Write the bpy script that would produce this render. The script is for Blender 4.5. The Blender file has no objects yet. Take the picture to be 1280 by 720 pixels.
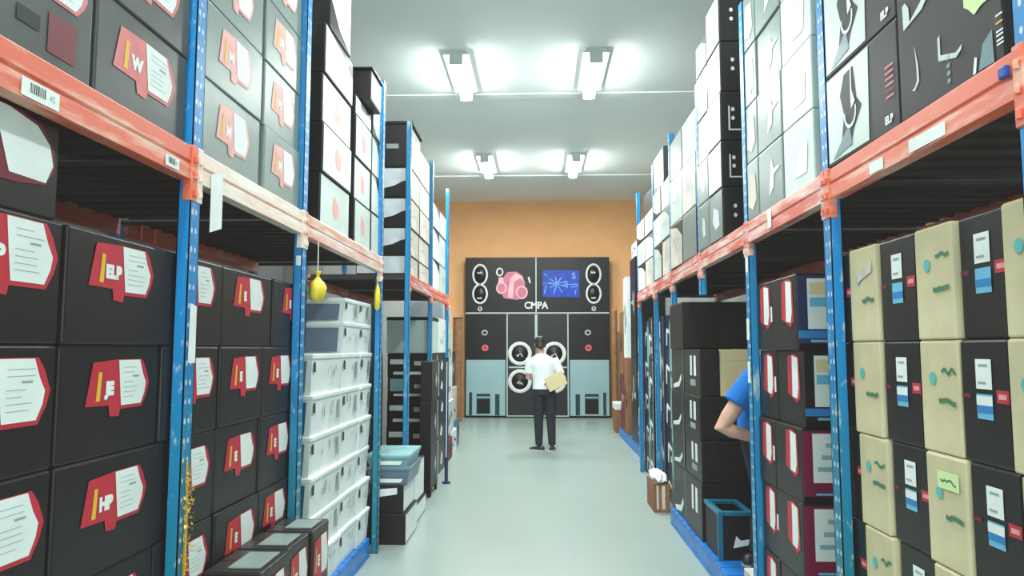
import bpy, bmesh, math, random
from mathutils import Vector, Matrix
R = random.Random(11)
scene = bpy.context.scene
COL = scene.collection
PI = math.pi
ORD = ['', 'first', 'second', 'third', 'fourth', 'fifth', 'sixth', 'seventh', 'eighth', 'ninth', 'tenth', 'eleventh', 'twelfth', 'thirteenth']

# ------------------------------------------------------------------ materials
def srgb(r, g, b):
    f = lambda c: (c/255/12.92) if c/255 <= .04045 else ((c/255+.055)/1.055)**2.4
    return (f(r), f(g), f(b), 1)
MATS = {}
def new_mat(name):
    m = bpy.data.materials.new(name); m.use_nodes = True
    nt = m.node_tree
    return m, nt, nt.nodes['Principled BSDF']
def mat(name, col, rough=.5, spec=.5, noise=0, nscale=8, bump=0, bscale=20, metal=0, emit=0):
    if name in MATS: return MATS[name]
    m, nt, p = new_mat(name)
    p.inputs['Base Color'].default_value = col
    p.inputs['Roughness'].default_value = rough
    p.inputs['Specular IOR Level'].default_value = spec
    p.inputs['Metallic'].default_value = metal
    tc = nt.nodes.new('ShaderNodeTexCoord')
    if noise:
        n = nt.nodes.new('ShaderNodeTexNoise'); n.inputs['Scale'].default_value = nscale; n.inputs['Detail'].default_value = 4
        nt.links.new(tc.outputs['Object'], n.inputs['Vector'])
        r = nt.nodes.new('ShaderNodeValToRGB')
        r.color_ramp.elements[0].position = .3; r.color_ramp.elements[1].position = .7
        r.color_ramp.elements[0].color = tuple(c*(1-noise) for c in col[:3])+(1,)
        r.color_ramp.elements[1].color = tuple(min(1, c*(1+noise)) for c in col[:3])+(1,)
        nt.links.new(n.outputs['Fac'], r.inputs['Fac']); nt.links.new(r.outputs['Color'], p.inputs['Base Color'])
    if bump:
        n = nt.nodes.new('ShaderNodeTexNoise'); n.inputs['Scale'].default_value = bscale; n.inputs['Detail'].default_value = 3
        nt.links.new(tc.outputs['Object'], n.inputs['Vector'])
        b = nt.nodes.new('ShaderNodeBump'); b.inputs['Strength'].default_value = bump; b.inputs['Distance'].default_value = .01
        nt.links.new(n.outputs['Fac'], b.inputs['Height']); nt.links.new(b.outputs['Normal'], p.inputs['Normal'])
    if emit:
        p.inputs['Emission Color'].default_value = col; p.inputs['Emission Strength'].default_value = emit
    MATS[name] = m
    return m

def worn(name, col, chip, amount, stretch=(1, .12, 1), scale=18, rough=.42, low=None, dots=False):
    """painted steel with paint worn through; optional slot pattern on the aisle face"""
    m, nt, p = new_mat(name)
    p.inputs['Roughness'].default_value = rough
    tc = nt.nodes.new('ShaderNodeTexCoord')
    mp = nt.nodes.new('ShaderNodeMapping'); mp.inputs['Scale'].default_value = stretch
    nt.links.new(tc.outputs['Object'], mp.inputs['Vector'])
    n = nt.nodes.new('ShaderNodeTexNoise'); n.inputs['Scale'].default_value = scale; n.inputs['Detail'].default_value = 6; n.inputs['Roughness'].default_value = .65
    nt.links.new(mp.outputs['Vector'], n.inputs['Vector'])
    r = nt.nodes.new('ShaderNodeValToRGB')
    r.color_ramp.elements[0].position = 1-amount-.08; r.color_ramp.elements[0].color = (0, 0, 0, 1)
    r.color_ramp.elements[1].position = min(1, 1-amount+.1); r.color_ramp.elements[1].color = (1, 1, 1, 1)
    nt.links.new(n.outputs['Fac'], r.inputs['Fac'])
    fac = r.outputs['Color']
    sep = nt.nodes.new('ShaderNodeSeparateXYZ'); nt.links.new(tc.outputs['Object'], sep.inputs['Vector'])
    def M(op, a, b=None):
        k = nt.nodes.new('ShaderNodeMath'); k.operation = op
        for i, v in enumerate((a, b)):
            if v is None: continue
            if isinstance(v, (int, float)): k.inputs[i].default_value = v
            else: nt.links.new(v, k.inputs[i])
        return k.outputs[0]
    base = None
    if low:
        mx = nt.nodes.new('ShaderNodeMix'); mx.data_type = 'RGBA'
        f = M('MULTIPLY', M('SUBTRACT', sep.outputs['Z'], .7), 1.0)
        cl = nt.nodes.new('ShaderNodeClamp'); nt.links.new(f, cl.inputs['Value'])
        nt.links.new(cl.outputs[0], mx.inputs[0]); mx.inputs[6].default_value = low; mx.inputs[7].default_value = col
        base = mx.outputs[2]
    if dots:
        g = nt.nodes.new('ShaderNodeNewGeometry'); sn = nt.nodes.new('ShaderNodeSeparateXYZ')
        nt.links.new(g.outputs['True Normal'], sn.inputs['Vector'])
        aisle = M('GREATER_THAN', M('ABSOLUTE', sn.outputs['X']), .6)
        fr = M('MULTIPLY', M('SUBTRACT', M('FRACT', M('MULTIPLY', sep.outputs['Z'], 15)), .5), 1.0)
        n2 = nt.nodes.new('ShaderNodeTexNoise'); n2.inputs['Scale'].default_value = 30
        nt.links.new(tc.outputs['Object'], n2.inputs['Vector'])
        yd = M('MULTIPLY', M('SUBTRACT', M('ABSOLUTE', M('ADD', sep.outputs['Y'], .006)), .014), 22)
        rr = M('ADD', M('MULTIPLY', fr, fr), M('MULTIPLY', yd, yd))
        d = M('MULTIPLY', M('LESS_THAN', rr, M('MULTIPLY', n2.outputs['Fac'], .045)), aisle)
        fac = M('MAXIMUM', fac, M('MULTIPLY', d, .85))
    mx = nt.nodes.new('ShaderNodeMix'); mx.data_type = 'RGBA'
    nt.links.new(fac, mx.inputs[0])
    if base is not None: nt.links.new(base, mx.inputs[6])
    else: mx.inputs[6].default_value = col
    mx.inputs[7].default_value = chip
    nt.links.new(mx.outputs[2], p.inputs['Base Color'])
    MATS[name] = m
    return m

K = dict(
    black=mat('black_card', (.008, .0082, .008, 1), .38, .36, .12, 6, .10, 14),
    black2=mat('black_card_sheen', (.045, .055, .052, 1), .36, .6, .12, 5, .12, 10),
    grey2=mat('grey_green_and_sheen_card', (.17, .225, .21, 1), .38, .6, .08, 5, .10, 10),  # grey card; on the left upper shelf, ceiling sheen painted onto black cartons
    pale2=mat('pale_and_sheen_card', (.56, .66, .62, 1), .42, .5, .08, 4, .12, 9),  # pale card; in the third left bay, ceiling reflection painted onto black fronts
    cream=mat('cream_card', (.62, .57, .50, 1), .5, .4, .2, 6, .1, 9),
    lilac=mat('lilac_white_card', (.58, .62, .66, 1), .45, .4, .12, 7, .1, 9),
    tan=mat('tan_card', srgb(202, 192, 156), .8, .2, .10, 5, .15, 30),
    brown=mat('brown_card', srgb(140, 100, 72), .8, .2, .2, 9, .15, 30),
    white=mat('white_card', (.78, .83, .82, 1), .5, .4, .08, 6, .1, 10),
    binside=mat('blue_grey_plastic', srgb(105, 122, 142), .35, .5, .15, 6),
    teal=mat('teal_plastic', srgb(0, 98, 128), .35, .5, .25, 6),
    tealpale=mat('pale_teal_plastic', srgb(130, 175, 180), .4, .5, .15, 6),
    bluecard=mat('blue_card', srgb(20, 70, 150), .45, .4, .15, 7),
    navy=mat('navy_print', srgb(35, 45, 85), .45, .4),
    red=mat('red_tag', srgb(190, 40, 58), .5, .4, .12, 12),
    redpale=mat('pale_red_and_hazed_tag', srgb(215, 118, 118), .5, .4, .15, 12),  # pale red print; upper left tags are red lightened for haze and lighting
    redpink=mat('pink_print_and_hazed_tag', srgb(222, 160, 155), .5, .4, .2, 14),  # pink print; upper left tags are red lightened further for haze and lighting
    wine=mat('wine_print', srgb(120, 20, 60), .45, .4),
    darkwine=mat('dark_wine_print', srgb(110, 28, 45), .5, .4),
    paper=mat('white_paper', (.76, .82, .80, 1), .6, .3, .05, 9, .05, 20),
    cyanpaper=mat('cyan_print', srgb(105, 180, 215), .55, .3),
    bluepaper=mat('blue_print', srgb(40, 125, 190), .55, .3),
    sand=mat('sand_print', srgb(222, 205, 160), .55, .3),
    yellow=mat('yellow_print', srgb(225, 180, 50), .5, .4),
    lime=mat('pale_lime_paper', srgb(205, 225, 165), .6, .3),
    ink=mat('dark_ink', (.03, .035, .04, 1), .6, .2),
    greyink=mat('grey_ink', (.32, .36, .36, 1), .6, .2),
    greenink=mat('green_marker', srgb(70, 120, 95), .6, .2),
    cyanink=mat('cyan_marker', srgb(90, 180, 175), .6, .2),
    white_ink=mat('white_ink', (.8, .84, .82, 1), .55, .3),
    deck=mat('dark_deck_steel', (.045, .042, .038, 1), .5, .4, .3, 7, .1, 20),
    pallet=mat('blue_pallet_plastic', srgb(0, 110, 190), .35, .5, .25, 5),
    wood=mat('pallet_wood', (.18, .13, .09, 1), .8, .2, .3, 12),
    greyband=mat('slate_print', srgb(95, 125, 135), .4, .5),
    dark=mat('dark_print', (.010, .010, .011, 1), .5, .25),
    steel=mat('silver_steel', (.55, .57, .58, 1), .35, .5, metal=.6),
    housing=mat('light_housing', (.62, .67, .65, 1), .5, .3),
    tube=mat('lit_diffuser', (.93, 1, .97, 1), .5, .2, emit=28),
    skin=mat('skin', srgb(205, 160, 142), .55, .3, .06, 20),
    hair=mat('dark_hair', (.02, .014, .012, 1), .5, .4, .3, 60),
    shirt=mat('white_shirt', (.78, .82, .82, 1), .8, .2, .05, 10, .3, 14),
    trouser=mat('dark_trousers', (.022, .03, .038, 1), .8, .2, .2, 20, .3, 14),
    shoe=mat('black_shoe', (.02, .02, .022, 1), .4, .5),
    sole=mat('pale_sole', (.5, .5, .48, 1), .7, .2),
    blueshirt=mat('blue_shirt', srgb(20, 110, 190), .8, .2, .1, 10, .3, 14),
    eye=mat('eye_white', (.8, .8, .8, 1), .3, .5),
    board=mat('black_display_board', (.008, .0085, .010, 1), .4, .35, .1, 3),
    board2=mat('charcoal_display_board', (.015, .019, .019, 1), .4, .4, .1, 3),
    seam=mat('grey_seam', srgb(185, 195, 195), .4, .5),
    ring=mat('white_ring', srgb(225, 225, 225), .4, .5, .06, 8),
    pink=mat('pink_print', srgb(205, 120, 140), .5, .3, .1, 6),
    pinklt=mat('pale_pink_print', srgb(240, 185, 195), .5, .3, .1, 6),
    bluepic=mat('blue_picture', srgb(15, 60, 175), .4, .4, .4, 8),
    skyink=mat('sky_blue_print', srgb(120, 175, 240), .4, .4),
    slate=mat('pale_teal_panel', srgb(150, 182, 186), .4, .4, .05, 2),
    darkteal=mat('dark_teal_slot', srgb(28, 58, 62), .4, .4),
    gold=mat('gold_tinsel', srgb(215, 165, 40), .35, .5, metal=.3),
    ybag=mat('yellow_plastic', srgb(228, 205, 60), .4, .5, .1, 12),
)
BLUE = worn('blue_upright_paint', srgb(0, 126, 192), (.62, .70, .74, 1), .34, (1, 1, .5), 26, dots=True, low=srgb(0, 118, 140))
BLUE_FAR = worn('blue_upright_far', srgb(0, 132, 188), (.55, .68, .72, 1), .36, (1, 1, .3), 14, dots=True)
ORANGE = worn('orange_beam_paint', srgb(224, 104, 76), (.84, .52, .40, 1), .44)
SALMON = worn('salmon_beam_paint', srgb(212, 92, 80), (.82, .58, .52, 1), .5)
PINKB = worn('worn_pink_beam_paint', srgb(226, 150, 130), (.82, .70, .63, 1), .52)
PALEB = worn('bleached_beam_paint', srgb(236, 200, 184), (.86, .82, .75, 1), .5)

# ------------------------------------------------------------------ mesh helpers
def link(o, parent=None):
    COL.objects.link(o)
    if parent is not None: o.parent = parent
    return o
def obj(name, me, m=None, parent=None, loc=None, rot=None):
    if m is not None and not me.materials: me.materials.append(m)
    o = bpy.data.objects.new(name, me)
    if loc: o.location = loc
    if rot: o.rotation_euler = rot
    return link(o, parent)
USED = {}
def tag(o, label, cat, group=None, kind=None):
    n = len(label.split())
    assert 4 <= n <= 16, (n, label)
    if label in USED: print('DUPLICATE LABEL', label)
    USED[label] = 1
    o['label'] = label; o['category'] = cat
    if group: o['group'] = group
    if kind: o['kind'] = kind
    return o
def thing(name, label, cat, loc=(0, 0, 0), rz=0, group=None):
    o = bpy.data.objects.new(name, None); o.empty_display_size = .1
    link(o); o.location = loc; o.rotation_euler = (0, 0, rz)
    return tag(o, label, cat, group)
class B:
    def __init__(s): s.bm = bmesh.new()
    def box(s, x0, x1, y0, y1, z0, z1, bev=0, seg=1):
        r = bmesh.ops.create_cube(s.bm, size=1, matrix=Matrix.Translation(((x0+x1)/2, (y0+y1)/2, (z0+z1)/2)) @ Matrix.Diagonal((x1-x0, y1-y0, z1-z0, 1)))
        if bev:
            es = list({e for v in r['verts'] for e in v.link_edges})
            bmesh.ops.bevel(s.bm, geom=es, offset=bev, segments=seg, affect='EDGES', profile=.5)
        return s
    def poly(s, pts):
        s.bm.faces.new([s.bm.verts.new(p) for p in pts]); return s
    def prism(s, pts, vec):
        a = [s.bm.verts.new(p) for p in pts]; b = [s.bm.verts.new(Vector(p)+Vector(vec)) for p in pts]
        s.bm.faces.new(a); s.bm.faces.new(b[::-1])
        n = len(a)
        for i in range(n): s.bm.faces.new((a[i], b[i], b[(i+1) % n], a[(i+1) % n]))
        return s
    def rings(s, rings, cap=True):
        vs = [[s.bm.verts.new(p) for p in r] for r in rings]
        n = len(vs[0])
        for a, b in zip(vs, vs[1:]):
            for i in range(n): s.bm.faces.new((a[i], a[(i+1) % n], b[(i+1) % n], b[i]))
        if cap: s.bm.faces.new(vs[0][::-1]); s.bm.faces.new(vs[-1])
        return s
    def tube(s, pts, rad, n=10):
        pts = [Vector(p) for p in pts]
        if not isinstance(rad, (list, tuple)): rad = [rad]*len(pts)
        out = []; ref = None
        for i, p in enumerate(pts):
            t = (pts[min(i+1, len(pts)-1)]-pts[max(i-1, 0)]).normalized()
            if ref is None: ref = t.orthogonal().normalized()
            ref = (ref-t*ref.dot(t)).normalized(); c = t.cross(ref)
            out.append([p+(ref*math.cos(2*PI*k/n)+c*math.sin(2*PI*k/n))*rad[i] for k in range(n)])
        return s.rings(out)
    def ell(s, c, rx, ry, rz, n=16, m=10):
        out = []
        for i in range(1, m):
            a = -PI/2+PI*i/m
            out.append([(c[0]+rx*math.cos(a)*math.cos(2*PI*k/n), c[1]+ry*math.cos(a)*math.sin(2*PI*k/n), c[2]+rz*math.sin(a)) for k in range(n)])
        return s.rings(out)
    def done(s, name='mesh', smooth=False):
        bmesh.ops.recalc_face_normals(s.bm, faces=s.bm.faces)
        me = bpy.data.meshes.new(name); s.bm.to_mesh(me); s.bm.free()
        if smooth:
            for p in me.polygons: p.use_smooth = True
        return me
CACHE = {}
def cached(key, fn):
    if key not in CACHE: CACHE[key] = fn()
    return CACHE[key]
def text_mesh(txt, size, bold=.0):
    c = bpy.data.curves.new('txt', 'FONT'); c.body = txt; c.size = size; c.align_x = 'CENTER'; c.align_y = 'CENTER'; c.offset = bold
    c.resolution_u = 3
    o = bpy.data.objects.new('txt', c); COL.objects.link(o)
    dg = bpy.context.evaluated_depsgraph_get()
    me = bpy.data.meshes.new_from_object(o.evaluated_get(dg))
    bpy.data.objects.remove(o); bpy.data.curves.remove(c)
    me.materials.clear()
    return me
def place_text(txt, size, fn, bold=0):
    """text mesh whose (u, v) are mapped to 3-D by fn"""
    me = text_mesh(txt, size, bold)
    for v in me.vertices: v.co = fn(v.co.x, v.co.y)
    return me
def squiggle(fn, u, v, w, h, n, th, seed):
    r = random.Random(seed); b = B(); px, py = u, v
    for i in range(1, n+1):
        qx = u+w*i/n; qy = v+r.uniform(-h, h)
        d = Vector((qx-px, qy-py)); nn = Vector((-d.y, d.x)).normalized()*th
        b.poly([fn(px+nn.x, py+nn.y), fn(qx+nn.x, qy+nn.y), fn(qx-nn.x, qy-nn.y), fn(px-nn.x, py-nn.y)])
        px, py = qx, qy
    return b.done()

# ------------------------------------------------------------------ cartons
class Carton:
    def __init__(s, name, label, cat, group, side, y0, y1, z0, z1, fx, d, m, jit=1, body='carton_body', taper=0):
        s.side, s.w, s.h, s.d = side, y1-y0, z1-z0, d
        jx = R.uniform(-.006, .006)*jit
        x = fx-d/2+jx if side == 'L' else fx+d/2-jx
        rz = (0 if side == 'L' else PI)+R.uniform(-.004, .004)*jit
        s.root = thing(name, label, cat, (x, (y0+y1)/2, z0), rz, group)
        w, h = s.w, s.h
        def mk():
            b = B()
            if taper:
                p = lambda k, z: [(sx*(d/2-k), sy*(w/2-k), z) for sx, sy in ((1, 1), (-1, 1), (-1, -1), (1, -1))]
                b.rings([p(taper, 0), p(0, h-.03)])
                b.box(-d/2-.008, d/2+.008, -w/2-.004, w/2+.004, h-.03, h, .006)
            else:
                b.box(-d/2, d/2, -w/2, w/2, 0, h-.002, .006, 2)
                # closed top flaps: two leaves with a slit between them
                b.box(-d/2+.004, d/2-.004, -w/2+.006, -.003, h-.003, h, 0)
                b.box(-d/2+.004, d/2-.004, .003, w/2-.006, h-.003, h, 0)
            return b.done('carton')
        me = cached(('body', round(w, 3), round(h, 3), round(d, 3), m.name, taper), mk)
        s.body = obj(body, me, m, s.root)
    def F(s, off):
        return lambda u, v: (s.d/2+off, u, v)
    def E(s, off):
        if s.side == 'L': return lambda u, v: (u, -s.w/2-off, v)
        return lambda u, v: (-u, s.w/2+off, v)
    def front(s, name, m, pts, off=.002, parent=None):
        f = s.F(off); return obj(name, B().poly([f(*p) for p in pts]).done(), m, parent or s.root)
    def end(s, name, m, pts, off=.002, parent=None):
        f = s.E(off); return obj(name, B().poly([f(*p) for p in pts]).done(), m, parent or s.root)
    def frect(s, name, m, u0, u1, v0, v1, off=.002, parent=None):
        return s.front(name, m, [(u0, v0), (u1, v0), (u1, v1), (u0, v1)], off, parent)
    def erect(s, name, m, u0, u1, v0, v1, off=.002, parent=None):
        return s.end(name, m, [(u0, v0), (u1, v0), (u1, v1), (u0, v1)], off, parent)

RED_T = [(0, .12), (.09, .95), (.46, 1), (.86, 1.0), (.93, .82), (1, .5), (.96, .25), (.88, 0), (.52, .0), (.505, -.14), (.36, -.12), (.34, .1)]
WHT_T = [(.47, .985), (.82, .985), (.88, .7), (.94, .5), (.92, .3), (.86, .07), (.53, .07), (.50, .5)]
def red_tag(c, u, v, w, h, txt='ELP', red='red', detail=2, seed=0):
    key = ('tag', round(c.d, 3), round(u, 3), round(v, 3), round(w, 3), round(h, 3))
    g = lambda P, off: B().poly([c.F(off)(u+w*(a-.5), v+h*(b-.5)) for a, b in P]).done()
    rt = obj('tag', cached(key+(red,), lambda: g(RED_T, .002)), K[red], c.root)
    rt['label'] = 'red pointed tag'
    obj('paper_sheet', cached(key+('w',), lambda: g(WHT_T, .003)), K['paper'], rt)
    if detail >= 1:
        obj('yellow_stripe', cached(key+('y',), lambda: g([(.14, .2), (.2, .2), (.22, .76), (.17, .76)], .003)), K['yellow'], rt)
        obj('lettering', cached(key+('t', txt), lambda: place_text(txt, h*.34, lambda a, b: c.F(.003)(u+w*-.155+a, v-h*.08+b), .004)), K['white_ink'], rt)
    if detail >= 2:
        def lines():
            b = B(); f = c.F(.0035); r = random.Random(seed)
            for i in range(7):
                vv = v+h*(.33-.1*i); u0 = u+w*.06; uu = u+w*(.06+r.uniform(.15, .3))
                t = .0008 if i != 2 else .003
                if i == 2: u0 = u+w*.2; uu = u+w*.31
                b.poly([f(u0, vv), f(uu, vv), f(uu, vv+t*2), f(u0, vv+t*2)])
            return b.done()
        obj('print_lines', lines(), K['greyink'], rt)
    return rt

def ordp(i): return ORD[i]
# ==================================================================== SETTING
def structure(name, me, m):
    o = obj(name, me, m); o['kind'] = 'structure'; return o
WY = 16.75; CZ = 5.02
def floor_mat():
    m, nt, p = new_mat('vinyl_floor')
    tc = nt.nodes.new('ShaderNodeTexCoord')
    br = nt.nodes.new('ShaderNodeTexBrick'); br.offset = 0; br.inputs['Scale'].default_value = 1
    br.inputs['Brick Width'].default_value = .6; br.inputs['Row Height'].default_value = .6; br.inputs['Mortar Size'].default_value = .003
    br.inputs['Color1'].default_value = (.285, .355, .325, 1); br.inputs['Color2'].default_value = (.30, .37, .34, 1); br.inputs['Mortar'].default_value = (.27, .35, .315, 1)
    nt.links.new(tc.outputs['Object'], br.inputs['Vector'])
    n = nt.nodes.new('ShaderNodeTexNoise'); n.inputs['Scale'].default_value = .9; n.inputs['Detail'].default_value = 2
    nt.links.new(tc.outputs['Object'], n.inputs['Vector'])
    rr = nt.nodes.new('ShaderNodeMapRange'); rr.inputs[1].default_value = .3; rr.inputs[2].default_value = .7; rr.inputs[3].default_value = .28; rr.inputs[4].default_value = .30
    nt.links.new(n.outputs['Fac'], rr.inputs[0]); nt.links.new(rr.outputs[0], p.inputs['Roughness'])
    mx = nt.nodes.new('ShaderNodeMix'); mx.data_type = 'RGBA'; mx.blend_type = 'MULTIPLY'; mx.inputs[0].default_value = .02
    nt.links.new(br.outputs['Color'], mx.inputs[6]); nt.links.new(n.outputs['Color'], mx.inputs[7])
    cr = nt.nodes.new('ShaderNodeValToRGB'); cr.color_ramp.elements[0].color = (.6, .6, .6, 1); cr.color_ramp.elements[0].position = .3; cr.color_ramp.elements[1].position = .6
    nt.links.new(n.outputs['Fac'], cr.inputs['Fac']); nt.links.new(cr.outputs['Color'], mx.inputs[7])
    nt.links.new(mx.outputs[2], p.inputs['Base Color'])
    p.inputs['Specular IOR Level'].default_value = .5
    return m
structure('floor', B().box(-2.5, 2.6, -2.5, WY+.1, -.1, 0).done(), floor_mat())
structure('ceiling', B().box(-2.5, 2.6, -2.5, WY+.1, CZ, CZ+.1).done(), mat('ceiling_paint', (.88, .93, .91, 1), .85, .2, .02, 1))
structure('wall_back', B().box(-2.5, 2.6, WY, WY+.1, 0, CZ).done(), mat('orange_wall_paint', (.97, .50, .235, 1), .75, .2, .05, 2))
structure('wall_left', B().box(-2.6, -2.5, -2.5, WY+.1, -.1, CZ+.1).done(), mat('side_wall_paint', (.27, .28, .27, 1), .85, .2, .03, 1))
structure('wall_right', B().box(2.6, 2.7, -2.5, WY+.1, -.1, CZ+.1).done(), MATS['side_wall_paint'])
b = B(); b.box(-2.5, 2.6, 9.55, 9.75, CZ-.015, CZ); b.box(-2.5, 2.6, 14.2, 14.4, CZ-.015, CZ)
structure('trim_1', b.done(), MATS['ceiling_paint'])

# ==================================================================== LIGHTS
LN = ['ceiling batten light, near left of the two rows', 'ceiling batten light, near right of the two rows',
      'ceiling batten light, far left near orange wall', 'ceiling batten light, far right near orange wall']
k = 0
for yy in (8.72, 13.15):
    for xx in (-.95, .68):
        t = thing('ceiling_light', LN[k], 'light', (xx, yy, CZ), 0, 'ceiling batten lights'); k += 1
        h = B(); h.prism([(-.15, -.62, -.055), (.15, -.62, -.055), (.11, -.62, 0), (-.11, -.62, 0)], (0, 1.24, 0))
        h.box(-.03, .03, -.4, -.36, -.09, -.05); h.box(-.03, .03, .36, .4, -.09, -.05)
        obj('housing', h.done(), K['housing'], t)
        for s in (-1, 1): obj('end_cap', B().box(-.08, .08, s*.615-.012, s*.615+.012, -.175, -.05, .006).done(), K['housing'], t)
        d = B(); sec = [(.075*math.cos(a), -.605, -.125+.05*math.sin(a)) for a in [2*PI*i/14 for i in range(14)]]
        d.prism(sec, (0, 1.21, 0)); obj('diffuser', d.done(smooth=False), K['tube'], t)
def area(name, loc, sx, sy, e, col=(.93, 1, .965), rot=(0, 0, 0)):
    l = bpy.data.lights.new(name, 'AREA'); l.shape = 'RECTANGLE'; l.size = sx; l.size_y = sy; l.energy = e; l.color = col
    o = bpy.data.objects.new(name, l); COL.objects.link(o); o.location = loc; o.rotation_euler = rot; return o
for yy in (-.6, 4.3, 8.72, 13.15):
    for xx in (-.95, .68):
        area('batten_lamp', (xx, yy, CZ-.19), .16, 1.2, 61)
w = bpy.data.worlds.new('world'); scene.world = w; w.use_nodes = True
bg = w.node_tree.nodes['Background']; bg.inputs[0].default_value = (.75, .92, .9, 1); bg.inputs[1].default_value = 2.0  # strong world fill added from the open end behind the camera

# ==================================================================== RACKS
BT = 2.265   # top of the loaded beams
def rack(name, label, side, posts, mats, fx, h=3.68, near=2, bluem=(BLUE, BLUE), cut=()):
    s = -1 if side == 'L' else 1     # direction from the aisle into the rack
    t = thing(name, label, 'rack', (fx, posts[0], 0))
    y00 = posts[0]
    for i, py in enumerate(posts):
        y = py-y00; dx = (.018*y if side == 'R' else 0)
        for rear in (0, 1):
            zb = 1.95 if (i in cut and not rear) else .01
            x = s*(.0225+1.0*rear)+dx
            b = B()
            # C-shaped upright: web, two side flanges and return lips
            xo, xi = x-s*.0225, x+s*.0225
            lo = lambda a, c: (min(a, c), max(a, c))
            b.box(*lo(xo, xo+s*.004), -.036, .036, zb, h)
            for q in (-1, 1):
                b.box(*lo(xo, xi), q*.034-.002, q*.034+.002, zb, h)
                b.box(*lo(xi, xi-s*.004), *lo(q*.036, q*.016), zb, h)
            me = b.done()
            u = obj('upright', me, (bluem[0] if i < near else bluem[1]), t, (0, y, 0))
            if zb < 1: obj('base_plate', B().box(*lo(xo-s*.01, xi+s*.01), -.05, .05, 0, .01, .002).done(), K['steel'], u)
        b = B(); b.tube([(s*.05+dx, y, 2.215), (s*.98+dx, y, 2.215)], .014, 6)
        obj('cross_brace', b.done(), K['deck'], t)
    for i in range(len(posts)-1):
        y0, y1 = posts[i]-y00+.037, posts[i+1]-y00-.037
        d0, d1 = ((.018*(posts[i]-y00), .018*(posts[i+1]-y00)) if side == 'R' else (0, 0))
        for rear in (0, 1):
            prof = [(0, 2.145), (0, 2.195), (.006, 2.2), (.006, 2.206), (0, 2.211), (0, BT-.005), (.004, BT-.001), (.05, BT-.001), (.05, 2.145)]
            P = [((s*(a if not rear else 1.02-a))+d0, y0, z) for a, z in prof]
            bm_ = B().prism(P, (d1-d0, y1-y0, 0)).done()
            bo = obj('beam', bm_, mats[i] if not rear else ORANGE, t)
            if not rear:
                for e, (yy, dd) in enumerate(((y0, d0), (y1, d1))):
                    cb = B(); q = 1 if e == 0 else -1
                    xs = sorted((dd-s*.005, dd+s*.03)); ys = sorted((yy-q*.036, yy+q*.004))
                    cb.box(xs[0], xs[1], ys[0], ys[1], 2.07, BT+.005, .003)
                    for zc in (2.1, 2.16, 2.22):
                        xs2 = sorted((dd-s*.005, dd-s*.013)); cb.box(xs2[0], xs2[1], yy-q*.024, yy-q*.010, zc-.012, zc+.012, .002)
                    obj('beam_connector', cb.done(), mats[i], bo)
        dk = B(); n = max(3, int((y1-y0)/.13))
        # front-to-back steel planks with a small upstand between them
        for j in range(n):
            a, c = y0+(y1-y0)*j/n+.004, y0+(y1-y0)*(j+1)/n-.004
            xs = sorted((s*.055+d0, s*.97+d0)); dk.box(xs[0], xs[1], a, c, BT-.03, BT-.001)
            xs = sorted((s*.06+d0, s*.96+d0)); dk.box(xs[0], xs[1], (a+c)/2-.012, (a+c)/2+.012, BT-.045, BT-.03)
        obj('shelf_deck', dk.done(), K['deck'], t)
    return t
XL = -1.22
LR1 = rack('pallet_rack', 'near left blue pallet rack with worn orange beams', 'L', [1.27, 2.49, 3.69, 5.56], [ORANGE, PALEB, PINKB], XL, 3.68)
LR2 = rack('pallet_rack', 'far left blue pallet rack beyond the floor gap, with salmon beams', 'L', [6.78, 8.23, 9.72], [SALMON, ORANGE], XL, 3.74, 0, (BLUE_FAR, BLUE_FAR))
RR = rack('pallet_rack', 'long right blue pallet rack with salmon orange beams', 'R', [1.675, 2.91, 4.10, 5.40, 6.68, 7.80, 9.25], [ORANGE, SALMON, SALMON, SALMON, SALMON, SALMON], 1.139, 3.56, 2, (BLUE, BLUE_FAR), (3,))
def XR(y): return 1.139+.018*(y-1.675)

# stickers and paper on the racks (parts of their racks)
def rpart(rk, name, me, m, parent=None):
    o = obj(name, me, m, parent or rk); return o
def rl(rk, x, y, z): return (x-rk.location.x, y-rk.location.y, z)
def sticker(rk, x, y0, y1, z0, z1, m, name='barcode_label', bars=True, skew=0):
    o = rpart(rk, name, B().poly([rl(rk, x, y0, z0), rl(rk, x, y1, z0+skew), rl(rk, x, y1, z1+skew), rl(rk, x, y0, z1)]).done(), m)
    if bars:
        b = B(); r = random.Random(int(y0*100)); sgn = 1 if x < 0 else -1
        a = y0+(y1-y0)*.22; e = y0+(y1-y0)*.62
        while a < e:
            wv = r.uniform(.0015, .005); b.poly([rl(rk, x+.0008*sgn, a, z0+(z1-z0)*.3), rl(rk, x+.0008*sgn, a+wv, z0+(z1-z0)*.3), rl(rk, x+.0008*sgn, a+wv, z0+(z1-z0)*.85), rl(rk, x+.0008*sgn, a, z0+(z1-z0)*.85)]); a += wv+r.uniform(.0015, .004)
        rpart(rk, 'barcode', b.done(), K['ink'], o)
        rpart(rk, 'lettering', place_text('45', (z1-z0)*.5, lambda u, v: rl(rk, x+.0008*sgn, (y0+(y1-y0)*.8)+u*sgn, (z0+z1)/2+v)), K['greyink'], o)
    return o
sticker(LR1, XL+.0025, 1.61, 1.745, 2.15, 2.195, K['paper'])
sticker(LR1, XL+.0025, 2.27, 2.36, 2.152, 2.19, K['paper'])
sticker(LR1, XL+.0025, 2.60, 2.70, 1.98, 2.2, K['paper'], 'torn_paper', False, .03)
o = rpart(LR1, 'paper_strip', B().poly([rl(LR1, XL+.003, 2.47, 1.5), rl(LR1, XL+.003, 2.523, 1.5), rl(LR1, XL+.003, 2.522, 1.70), rl(LR1, XL+.003, 2.474, 1.71)]).done(), K['paper'])
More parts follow.
